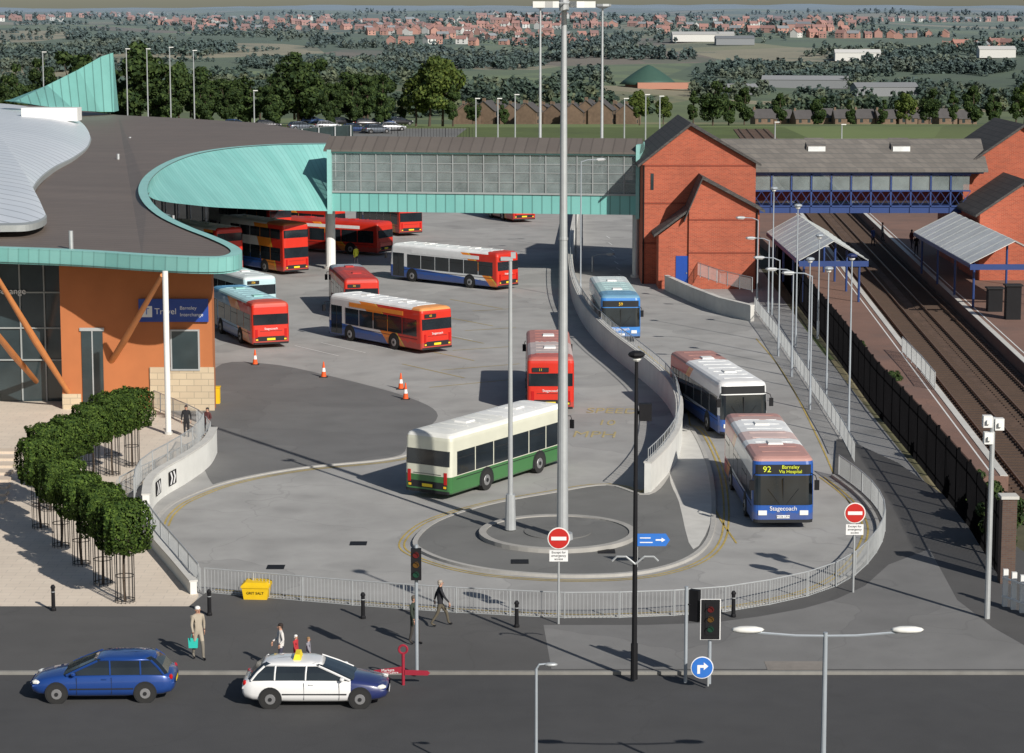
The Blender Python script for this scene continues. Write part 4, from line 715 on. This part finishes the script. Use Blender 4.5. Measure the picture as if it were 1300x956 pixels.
t=thing('station_footbridge','blue lattice footbridge with grey tiled roof crossing the railway','footbridge')
fx0=sx1+.0; fx1=atY(1226,240,190).x; y0,y1=188.,192.
gab(t,fx0-2,fx1+1,y0-.2,y1+2,8.6,8.9,11.0,'x',M['lat'],'groof',.3,nm='eaves_beam')
MB().bx(fx0,fx1,y0,y1,5.4,5.9).build('deck','lat',t); MB().bx(fx0,fx1,y1,y1+.05,5.9,8.6).build('rear_glazing','tglass',t)
for zz in (5.9,7.15,8.45): MB().bx(fx0,fx1,y0-.08,y0+.04,zz,zz+.12).build('chord','lat',t)
nb=11; st_=(fx1-fx0)/nb
for i in range(nb):
    x=fx0+i*st_; MB().bx(x-.06,x+.06,y0-.08,y0+.06,5.4,8.6).build('upright','lat',t)
    l=MB(); 
    for k in range(2): xx=x+k*st_/2; l.path([(xx,y0-.02,6.0),(xx+st_/2,y0-.02,7.15)],.03,4); l.path([(xx+st_/2,y0,6.0),(xx,y0,7.15)],.03,4)
    l.build('lattice','lat',t); MB().bx(x+.1,x+st_-.1,y0+.02,y0+.04,7.27,8.4).build('window','tglass',t)
MB().bx(fx0,fx1,y1-.4,y1-.3,6.1,6.9).build('red_panel',mat('red panel',(.25,.03,.03),.6),t)
for px in (1035,1142):
    q=atY(px,187,190.5); s=MB().loft([[(q.x-.9,189.6,9.9),(q.x+.9,189.6,9.9),(q.x+.9,191.5,10.6),(q.x-.9,191.5,10.6)],[(q.x-.8,189.6,10.75),(q.x+.8,189.6,10.75),(q.x+.8,191.5,11.3),(q.x-.8,191.5,11.3)]]).build('rooflight','groof',t); MB().bx(q.x-.7,q.x+.7,189.5,189.58,9.95,10.7).build('pane','cglass',s)
t=thing('east_station_building','red brick gabled station building at the right edge of the view','station building')
r0=atY(1232,240,186).x; gab(t,r0,r0+9.5,189,200,0,9.0,12.3,'y','brickr','slate',.4)
r1=atY(1245,300,180).x; gab(t,r1,r1+7,180.5,188.5,0,6.0,8.4,'y','brickr','slate',.4,nm='porch_wall',rn='porch_roof')
def canopy(label,x0,x1,y0,y1,zf,zb_,zp):
    t=thing('platform_canopy',label,'canopy')
    xm=(x0+x1)/2
    for sd,(xa,xb,za,zb2) in enumerate(((x0,xm,zf,zb_),(xm,x1,zb_,zf))):
        MB().loft([[(xa,y,za),(xb,y,zb2),(xb,y,zb2+.05),(xa,y,za+.05)] for y in (y0,y1)]).build('glazed_slope','cglass',t)
    r=MB()
    k=int((y1-y0)/2.2)
    for i in range(k+1):
        y=y0+(y1-y0)*i/k; r.path([(x0,y,zf+.06),(xm,y,zb_+.07),(x1,y,zf+.06)],.03,4)
    r.build('rafters','mull',t)
    MB().bx(x0,x1,y0-.1,y0-.02,zf-.4,zf).build('valance','lat',t)
    MB().bx(x0-.06,x0,y0,y1,zf-.25,zf).build('gutter','lat',t)
    for y in np.linspace(y0+1,y1-1,4):
        for x in (x0+.5,x1-.5): MB().tube((x,y,zp),(x,y,zf),.09,n=8).build('post','lat',t)
canopy('glazed pitched canopy over the right railway platform',32.3,38.6,163,186,4.0,5.6,.8)
canopy('glazed pitched canopy over the left railway platform beside the brick station',20.6,25.6,166,187,3.9,5.3,.8)
RX=lambda Y,x0:x0+.055*(Y-145)
struct(MB().prism([(RX(60,24.8),60),(RX(60,31),60),(RX(420,31),420),(RX(420,24.8),420)],-.02,.10).build('ballast_bed','ballast'),'brown ballast bed under the railway tracks','ballast')
struct(MB().sheet([(20.3,80),(60,80),(80,330),(20.5,330)],-.012).build('lineside_ground',mat('lineside',(.07,.066,.035),.95,var=.5,scale=1)),'weedy brown ground beside the railway','ground')
for i,x0 in enumerate((26.4,29.5)):
    t=thing('railway_track',['left railway track nearer the bus lane','right railway track beside the right platform'][i],'railway track'); s=MB(); Y=70.
    while Y<330: s.box((RX(Y,x0),Y,.12),(2.5,.26,.06)); Y+=.72
    o=s.build('sleepers','sleeper',t); o['kind']='stuff'
    for sd in (-.72,.72): MB().loft([[(RX(Y,x0)+sd-.03,Y,.15),(RX(Y,x0)+sd+.03,Y,.15),(RX(Y,x0)+sd+.03,Y,.29),(RX(Y,x0)+sd-.03,Y,.29)] for Y in (60,420)]).build('rail','rail',t)
def plat(label,P_,e,side):
    t=thing('railway_platform',label,'platform')
    MB().prism(P_,-.01,.8).build('surface','plat',t)
    MB().strip(e,.35,.79,.83).build('edge_coping','conc',t); e2=[v_+Vector((-side*.5,0,0)) for v_ in e]; MB().strip(e2,.08,.8,.806).build('white_line','white',t)
fpl=[(q.x+.9,q.y) for q in FP if q.y>105]; fpl=[(FP[0].x+1.2,300)]+fpl
plat('left railway platform between black fence and tracks',[(RX(104,24.9),104),(RX(300,24.9),300)]+fpl+[(FP[4].x+.7,104)],[Vector((RX(Y,24.9)-.2,Y,0)) for Y in (104,300)],1)
plat('wide right railway platform with shelter and canopy',[(RX(120,31.1),120),(RX(120,44),120),(RX(330,44),330),(RX(330,31.1),330)],[Vector((RX(Y,31.1)+.2,Y,0)) for Y in (120,330)],-1)
for i,(x,y) in enumerate([(1262,395),(1285,405)]):
    q=at(x,y,.8); t=thing('platform_shelter',['small dark shelter box on the right platform, left one','small dark shelter box on the right platform, right one'][i],'shelter',q); MB().bx(-.5,.5,-.4,.4,0,1.6+.7*i).build('cabinet','black',t); MB().bx(-.6,.6,-.5,.5,1.6+.7*i,1.7+.7*i).build('roof','dark',t)
# ------------------------------------------------------------ trees
def cloud(lobes,n,size,rs):
    rng=np.random.default_rng(rs); L=np.array(lobes,float); wt=L[:,3]*L[:,4]*L[:,5]; idx=rng.choice(len(L),n,p=wt/wt.sum())
    d=rng.normal(size=(n,3)); d/=np.linalg.norm(d,axis=1)[:,None]; r=1-np.abs(rng.normal(0,.2,n)); r=np.clip(r,.15,1.1)
    c=L[idx,:3]+d*L[idx,3:6]*r[:,None]
    nn=d+rng.normal(0,.55,(n,3)); nn/=np.linalg.norm(nn,axis=1)[:,None]; a=np.cross(nn,rng.normal(size=(n,3))); a/=np.linalg.norm(a,axis=1)[:,None]; b=np.cross(nn,a); s=size*(.6+.8*rng.random(n))[:,None]
    return np.stack([c-a*s,c-b*s*.6,c+a*s,c+b*s*.6],1).reshape(-1,3)
def boxcloud(hw,z0,z1,n,size,rs):
    rng=np.random.default_rng(rs); u=rng.uniform(-1,1,(n,3)); k=rng.integers(0,3,n); sg=np.where(rng.random(n)<.5,-1.,1.)
    sh=rng.random(n)<.8
    for i in range(3):
        mk=(k==i)&sh; u[mk,i]=sg[mk]*(1-np.abs(rng.normal(0,.1,mk.sum())))
    r=np.abs(u[:,0]*u[:,1]*u[:,2])**.33; u*= (1-.16*r**3)[:,None]
    bump=1+.10*np.sin(u[:,0]*7+rs)*np.cos(u[:,2]*6+rs*2)+.08*np.sin(u[:,1]*9+rs*3)
    c=np.stack([u[:,0]*hw*bump,u[:,1]*hw*bump,(z0+z1)/2+u[:,2]*(z1-z0)/2*(1+.08*np.sin(u[:,0]*8+u[:,1]*7+rs))],1)
    nn=u+rng.normal(0,.5,(n,3)); nn/=np.linalg.norm(nn,axis=1)[:,None]; a=np.cross(nn,rng.normal(size=(n,3))); a/=np.linalg.norm(a,axis=1)[:,None]; b=np.cross(nn,a); s=size*(.6+.8*rng.random(n))[:,None]
    return np.stack([c-a*s,c-b*s*.6,c+a*s,c+b*s*.6],1).reshape(-1,3)
def cloudmesh(name,V,m,parent=None):
    me=bpy.data.meshes.new(name); n=len(V)//4; me.from_pydata(V.tolist(),[],[(4*i,4*i+1,4*i+2,4*i+3) for i in range(n)]); me.materials.append(M[m]); o=bpy.data.objects.new(name,me); COL.objects.link(o)
    if parent:o.parent=parent
    return o
def tree(name,label,loc,H,tr,lobes,n,size,m,seed,group=None,cat='tree',V=None):
    t=thing(name,label,cat,loc,0,group); rnd=random.Random(seed); b=MB(); th=max(.3*H,lobes[0][2]*.7)
    b.path([(0,0,0),(rnd.uniform(-.02,.02)*H,0,th*.5),(0,rnd.uniform(-.02,.02)*H,th)],[tr,tr*.8,tr*.6],8)
    for l in lobes[:8]: b.path([(0,0,th*.9),(l[0]*.5,l[1]*.5,(th+l[2])/2),(l[0],l[1],l[2])],[tr*.5,tr*.35,tr*.15],5)
    b.build('trunk','bark',t); cloudmesh('crown',cloud(lobes,n,size,seed) if V is None else V,m,t); return t
def rl(seed,H,wd,k,z0=.4,sq=1.,peak=.6,tap=1.2):
    rnd=random.Random(seed); out=[]
    for i in range(k):
        z=rnd.uniform(z0,.9)*H; w=wd*max(.1,1-abs((z/H-peak))*tap); a=rnd.uniform(0,6.28); r=w*rnd.uniform(.2,.62); s=wd*rnd.uniform(.25,.42)*(w/wd)**.5
        out.append((r*math.cos(a),r*math.sin(a),z,s,s,s*rnd.uniform(.7,1.1)*sq))
    return out
PT=[(168,592),(143,603),(118,614),(92,630),(64,648),(52,670),(78,694),(104,717),(131,742),(159,764)]
gm=MB()
for k in range(14): a=k*math.pi/7; gm.tube((.36*math.cos(a),.36*math.sin(a),0),(.36*math.cos(a),.36*math.sin(a),1.9),.014,n=4)
gr2=MB(); [gr2.path([(.36*math.cos(a),.36*math.sin(a),z) for a in [i*math.pi/7 for i in range(15)]],.018,4) for z in (.1,1.0,1.88)]
for i,(x,y) in enumerate(PT):
    q=at(x,y,.08); lab='clipped tree in black cage, %s of the %s row counting from the %s'%(on[i%5],'upper' if i<5 else 'lower','walkway' if i<5 else 'left')
    o=tree('clipped_tree',lab,q,3.9,.06,[(.3*math.cos(k),.3*math.sin(k),2.6+.1*k,.3,.3,.3) for k in range(7)],0,0,'leafn',50+i,'clipped trees on the plaza',V=boxcloud(.82+.05*math.sin(i*2.3),1.95,3.75+.12*math.sin(i*1.7),8500,.062,i+1)); o.rotation_euler=(0,0,R(35))
    g_=thing('tree_guard','black bar cage round the %s clipped tree of the %s row'%(on[i%5],'upper' if i<5 else 'lower'),'tree guard',q,0,'black tree guards')
    if i==0: A1=gm.build('bars','black',g_); A2=gr2.build('hoops','black',g_)
    else:
        for a_ in (A1,A2): c_=a_.copy(); c_.parent=g_; COL.objects.link(c_)
mp_=[]
shp=[(4.4,18,.2,.55,1.1),(3.2,18,.12,.4,1.3),(4.6,16,.25,.6,1.2),(2.6,16,.12,.35,1.15),(5.0,20,.22,.5,1.0)]
for s in range(5):
    wd,k,z0,pk,tp=shp[s]; mp_.append(tree('broadleaf_tree','dark green tree in the tree line behind the far car park',(0,-500-50*s,0),12,.25,rl(s+3,12,wd,k,z0,1.1,pk,tp),3600,.36,['leafm','leafm','leafl','leafm','leafm'][s],s,'trees behind the far car park'))
first=[True]*5; random.seed(9)
def ptree(px,Y,h,label=None,k=None,z=None,grp=None,w=1.):
    k=random.randrange(5) if k is None else k; q=atY(px,150,Y); o=mp_[k]
    s=(h/12*w,h/12*w,h/12); zz=tz(Y) if z is None else z
    if first[k]: first[k]=False; o.location=(q.x,Y,zz); o.scale=s; o.rotation_euler=(0,0,random.random()*6); r=o
    else: r=dup(o,(q.x,Y,zz),random.random()*6,sc=s)
    if label: r['label']=label
    if grp: r['group']=grp
    return r
hs_=[(-12,12),(8,12),(22,9),(30,13),(52,14),(62,10),(75,15),(95,17),(112,12),(122,9),(135,12),(150,14),(160,10),(172,18),(190,16),(202,11),(212,14),(232,16),(250,11),(260,9),(268,12),(285,11),(296,8),(305,11),(322,12),(340,11),(350,9),(358,13),(378,18),(390,9),(396,13),(412,10),(422,8),(430,11),(448,12),(458,8),(465,12),(482,11)]
for px,h in hs_: ptree(px+random.uniform(-6,6),random.uniform(431,448),h*random.uniform(.72,.98),z=0,k=random.choice([0,1,3,4,1,3]),w=random.uniform(.85,1.2))
for px in range(0,500,22): ptree(px,random.uniform(455,480),random.uniform(7,11),z=0,k=random.choice([0,1,3,4]),w=1.3)
for px,Y,h in [(528,440,10),(545,438,13),(562,442,13),(575,440,9),(510,445,7)]: ptree(px,Y,h,'lighter green tree standing right of the car park tree line, before the terraces',k=2 if px in(545,562,528) else None,grp='trees right of the car park')
for px,Y,h in [(600,520,6),(640,530,6),(812,470,7),(842,500,6),(880,470,8),(905,460,9),(925,470,8.5),(945,480,8),(990,520,7),(1180,520,8),(1210,540,9),(1235,560,10),(1262,560,10),(1290,540,10),(1120,560,7),(1080,560,7),(1150,600,9),(1040,600,8),(1300,600,12)]: ptree(px,Y,h,'green tree standing behind the station roofs on the right' if px>800 else 'small green tree just beyond the glazed bridge roof',grp='trees behind the station' if px>800 else 'trees beyond the bridge')
shb=tree('shrub','green shrub growing beside the black railway fence',(0,-900,0),1.8,.04,rl(77,1.8,1.1,9,.15),1500,.09,'leafm',77,'shrubs along the railway fence',cat='shrub')
for i,(x,y,s) in enumerate([(1120,500,.8),(1142,540,.9),(1215,640,1.0),(1236,668,1.2),(1075,455,.7),(1252,700,1.3),(1168,585,.8),(1262,690,1.2),(1050,430,.6)]):
    q=at(x+14,y); 
    if i==0: shb.location=q; shb.scale=(s,s,s)
    else: dup(shb,q,i*1.3,sc=s)
rng=np.random.default_rng(3); random.seed(21)
protoc=[cloud(rl(80+s,10,4.8,8,.2),50,1.4,s) for s in range(5)]
def wood(px,py,sc_,dst):
    q=far(px,py); P=protoc[random.randrange(5)]*np.array([sc_*1.15,sc_*1.15,sc_]); a=random.random()*6.28; c_,s_=math.cos(a),math.sin(a)
    V=np.stack([P[:,0]*c_-P[:,1]*s_,P[:,0]*s_+P[:,1]*c_,P[:,2]],1)+np.array([q.x,q.y,q.z-1.5]); dst.append(V)
W1=[];W2=[]
def excl(px,py): return (770<px<880 and 88<py<128) or (840<px<1130 and 40<py<84 and random.random()<.7)
for _ in range(16000):
    py=random.triangular(18,150,80); px=random.uniform(-60,1360)
    d=math.sin(px*.011+py*.10)+math.sin(px*.023-py*.17+1)+.7*math.sin(px*.006+py*.27+2)+.35*math.sin(px*.09+py*.5)
    if d<(.3 if py>58 else .6) or excl(px,py): continue
    if len(W1)+len(W2)>5400: break
    wood(px,py,random.uniform(.6,1.15),W2 if math.sin(px*.017+py*.3)+random.uniform(-.4,.4)>.5 else W1)
for row,(y0,y1,x0,x1) in enumerate([(132,127,480,800),(118,121,880,1300),(96,90,0,560),(80,76,180,700),(66,62,0,420),(58,54,420,860),(140,138,960,1300),(108,104,560,780),(48,44,0,1300),(41,38,0,1300),(34,30,0,1300),(25,23,0,1300),(20,19,0,1300),(90,96,900,1300),(70,66,1050,1300)]):
    n=int((x1-x0)/6)
    for i in range(n):
        u=i/n; px=x0+(x1-x0)*u
        if math.sin(px*.05+row*2)>.75: continue
        wood(px+random.uniform(-3,3),y0+(y1-y0)*u+2.5*math.sin(u*14+row),random.uniform(.5,.9)*(1+.4*(y0<40)),W1)
tag(cloudmesh('distant_woodland',np.concatenate(W1),'leaff'),'dark green woods and hedgerows spread over the distant hillside','woodland',kind='stuff')
tag(cloudmesh('distant_scrub',np.concatenate(W2),'leafs'),'paler olive scrub between the distant woods','scrub',kind='stuff')
# ------------------------------------------------------------ distant houses
def mkhouse(w,d,ze,zr,wm,rm,label,group,name='distant_house'):
    t=thing(name,label,'house',(0,0,0),0,group); rf=gab(t,-w/2,w/2,-d/2,d/2,0,ze,zr,'x',wm,rm,.3)
    MB().bx(-w/2+.1,-w/2+.9,-.5,.5,zr-1,zr+1.1).build('chimney',wm,rf)
    for x in (-w*.25,w*.25):
        for z in (1.2,ze-1.7): MB().bx(x-.6,x+.6,-d/2-.06,-d/2,z,z+1.3).build('window','bglass',t)
    return t
fh=[mkhouse(9,8,5.2,8.2,M['fwall'],M['froof'],'red roofed brick house in the distant hillside town','houses of the distant town'),mkhouse(16,8,5.2,8.2,M['fwall'],M['froof'],'long red roofed brick house in the distant hillside town','long houses of the distant town'),mkhouse(10,8,5,8,M['fwh'],M['froof'],'pale walled house in the distant hillside town','pale houses of the distant town'),mkhouse(12,9,5,7.6,M['fwall'],M['fgr'],'grey roofed house in the distant hillside town','grey roofed houses of the distant town')]
used=[False]*4; random.seed(31)
def put(k,px,py,s,rz):
    q=far(px,py)
    if used[k]: o=dup(fh[k],(q.x,q.y,q.z-.2),rz,sc=s)
    else: o=fh[k]; used[k]=True; o.location=(q.x,q.y,q.z-.2); o.rotation_euler=(0,0,rz); o.scale=(s,s,s)
rows=[(170,430,26,24,20),(200,460,31,30,22),(420,760,30,28,26),(440,760,36,35,26),(470,700,43,42,20),(540,760,49,48,14),(250,420,38,37,12),(760,1090,34,33,22),(780,1100,27,26,22),(820,1080,41,40,13),(1080,1300,28,26,16),(90,200,21,20,9),(1000,1200,48,47,12),(1190,1300,62,60,7),(0,90,26,26,7),(480,760,56,55,12),(600,760,23,22,12),(460,640,39,39,12)]
for x0,x1,y0,y1,n in rows:
    for i in range(n):
        u=(i+random.uniform(.1,.9))/n
        put(random.choices([0,1,2,3],[6,2.5,2,1.5])[0],x0+(x1-x0)*u,y0+(y1-y0)*u+random.uniform(-1.3,1.3),random.uniform(.8,1.1),random.uniform(-.5,.5)+random.choice([0,0,1.2]))
tr=mkhouse(7.5,8,5.4,8.6,M['twall'],M['troof'],'dark terraced house with chimneys behind the bridge roof','terraced houses behind the bridge','terraced_house'); fst=True
random.seed(5)
for Y,x0,x1,n,rz in [(560,598,800,12,1.3),(590,590,800,14,1.45),(625,610,790,10,1.2),(650,965,1225,11,.1),(690,970,1230,11,1.4),(680,600,790,9,.2)]:
    for i in range(n):
        q=atY(x0+(x1-x0)*i/(n-1)+random.uniform(-3,3),150,Y+random.uniform(-8,8)); z=tz(q.y); s=random.uniform(.6,.72)
        if fst: tr.location=(q.x,q.y,z); tr.rotation_euler=(0,0,rz); tr.scale=(s,s,s); fst=False
        else:
            o=dup(tr,(q.x,q.y,z),rz+random.uniform(-.1,.1),sc=s)
            if x0>900: o['label']='dark terraced house behind the long grey station roof on the right'; o['group']='terraced houses behind the station'
q=far(822,110); t=thing('green_dome_building','dark green shallow domed building in the distant valley','dome building',q)
MB().loft([[(r*math.cos(a),r*math.sin(a),z) for a in [i*math.pi/14 for i in range(28)]] for r,z in ((19,2.5),(15.5,5.4),(11.5,8.4),(7,11.4),(3,13.8),(.5,14.8))]).build('dome',mat('dome',(.04,.09,.07),.6,var=.1),t,True); MB().loft([[(r*math.cos(a),r*math.sin(a),z) for a in [i*math.pi/14 for i in range(28)]] for r,z in ((15,0),(15,3.3))]).build('drum','fwall',t)
MB().bx(-8,26,-22,-15,0,4).build('wing','fwall',t)
for i,(px,py,w,h,mm,l) in enumerate([(890,52,60,7,'fwh','long white industrial shed on the distant hill'),(1085,76,38,7,'fwh','pale grey warehouse on the distant right hillside'),(930,56,36,6,'fgr','grey shed right of the long white industrial one'),(1020,110,60,6,'fgr','wide grey warehouse beyond the green dome'),(1120,120,40,6,'fgr','low grey warehouse in the right valley'),(1010,38,26,7,'fwall','brick factory high on the distant slope'),(1260,72,30,7,'fwh','white warehouse at the far right of the hillside'),(935,118,22,4,'fgr','low shed right of the green dome')]):
    q=far(px,py); t=thing('distant_warehouse',l,'warehouse',q,random.uniform(-.2,.2)); gab(t,-w/2,w/2,-11,11,0,h,h+2.5,'x',M[mm],M['fgr'] if mm!='fwh' else M['fwh'],.4)
ln=['thin lamp post at the far left before the trees','thin lamp post right of the teal fin','second thin lamp post right of the teal fin','third thin lamp post right of the teal fin','fourth thin lamp post right of the teal fin','short lamp post over the bridge roof, leftmost','second short lamp post over the bridge roof','third short lamp post over the bridge roof','lamp post behind the bridge roof right of the masts','lamp post left of the brick station roof','lamp post touching the brick station ridge','lamp post beside the far car park','lamp post above the grey station roof, left one','lamp post above the grey station roof, right one']
for i,(x,yt) in enumerate([(55,66),(161,62),(187,62),(216,60),(246,64),(604,125),(632,125),(654,120),(793,125),(820,120),(838,122),(322,115),(985,155),(1070,158)]):
    Y=415 if i<5 or i==11 else 380; q=atY(x,100,Y); H=atY(x,yt,Y).z; t=thing('distant_lamp_post',ln[i],'street lamp',(q.x,Y,0)); MB().tube((0,0,0),(0,0,H),.13,.09,6).build('pole','steel',t); MB().box((.3,0,H),(.8,.3,.15)).build('lamp_head','lite',t)
for x0,x1,Y,l in ((0,505,405,'dark mesh fence along the front of the far car park'),(505,600,392,'dark mesh fence right of the far car park')):
    a=atY(x0,150,Y);b_=atY(x1,150,Y); railing('car_park_fence',l,[Vector((a.x,Y,0)),Vector((b_.x,Y,0))],1.8,'black',0,.5,4,.03,.05,'fence')
struct(MB().sheet([(-12,345),(50,345),(50,428),(-8,428)],.004).build('grass_verge',mat('grass',(.08,.11,.03),.95,var=.3,scale=.5)),'grass verge beyond the bridge','grass')
# ------------------------------------------------------------ lettering
tmp=[]
for body,size,m_,par,loc,rot,name,al in TX:
    cu=bpy.data.curves.new(name,'FONT'); cu.body=body; cu.size=size; cu.extrude=.003; cu.align_x=al; cu.align_y='CENTER'; o=bpy.data.objects.new(name,cu); COL.objects.link(o); tmp.append(o)
dg=bpy.context.evaluated_depsgraph_get(); dg.update()
for o,(body,size,m_,par,loc,rot,name,al) in zip(tmp,TX):
    me=bpy.data.meshes.new_from_object(o.evaluated_get(dg)); me.materials.clear(); me.materials.append(m_); n=bpy.data.objects.new(name,me); COL.objects.link(n); n.location=loc; n.rotation_euler=rot
    if par: n.parent=par
    else: n.scale=(1,2.1,1); struct(n,'faded yellow painted word on the road: '+body.lower(),'road marking')
for o in tmp: bpy.data.objects.remove(o)
# ------------------------------------------------------------ light and camera
el=R(31); sd=Vector((.55,-.83,0)).normalized(); sv=Vector((sd.x*math.cos(el),sd.y*math.cos(el),math.sin(el)))
su=bpy.data.lights.new('sun','SUN'); su.energy=5.; su.angle=R(.5); su.color=(1,.95,.87); so2=bpy.data.objects.new('sun',su); COL.objects.link(so2); so2.rotation_euler=sv.to_track_quat('Z','Y').to_euler(); so2.location=(30,-40,60)
w=bpy.data.worlds.new('World'); S.world=w; w.use_nodes=True; nt=w.node_tree; sk=nt.nodes.new('ShaderNodeTexSky'); sk.sky_type='NISHITA'; sk.sun_disc=False; sk.sun_elevation=el; sk.sun_rotation=math.atan2(sd.x,sd.y)
nt.links.new(sk.outputs[0],nt.nodes['Background'].inputs[0]); nt.nodes['Background'].inputs[1].default_value=.06
cam=bpy.data.cameras.new('camera'); cam.lens=F/1300*36; cam.sensor_width=36; cam.shift_y=-45/1300; cam.clip_end=30000; cam.clip_start=1
co=bpy.data.objects.new('camera',cam); COL.objects.link(co); co.location=(0,0,CH); co.rotation_euler=(R(90)-TH,0,0); S.camera=co
S.view_settings.view_transform='Standard'; S.view_settings.look='None'; S.view_settings.exposure=0
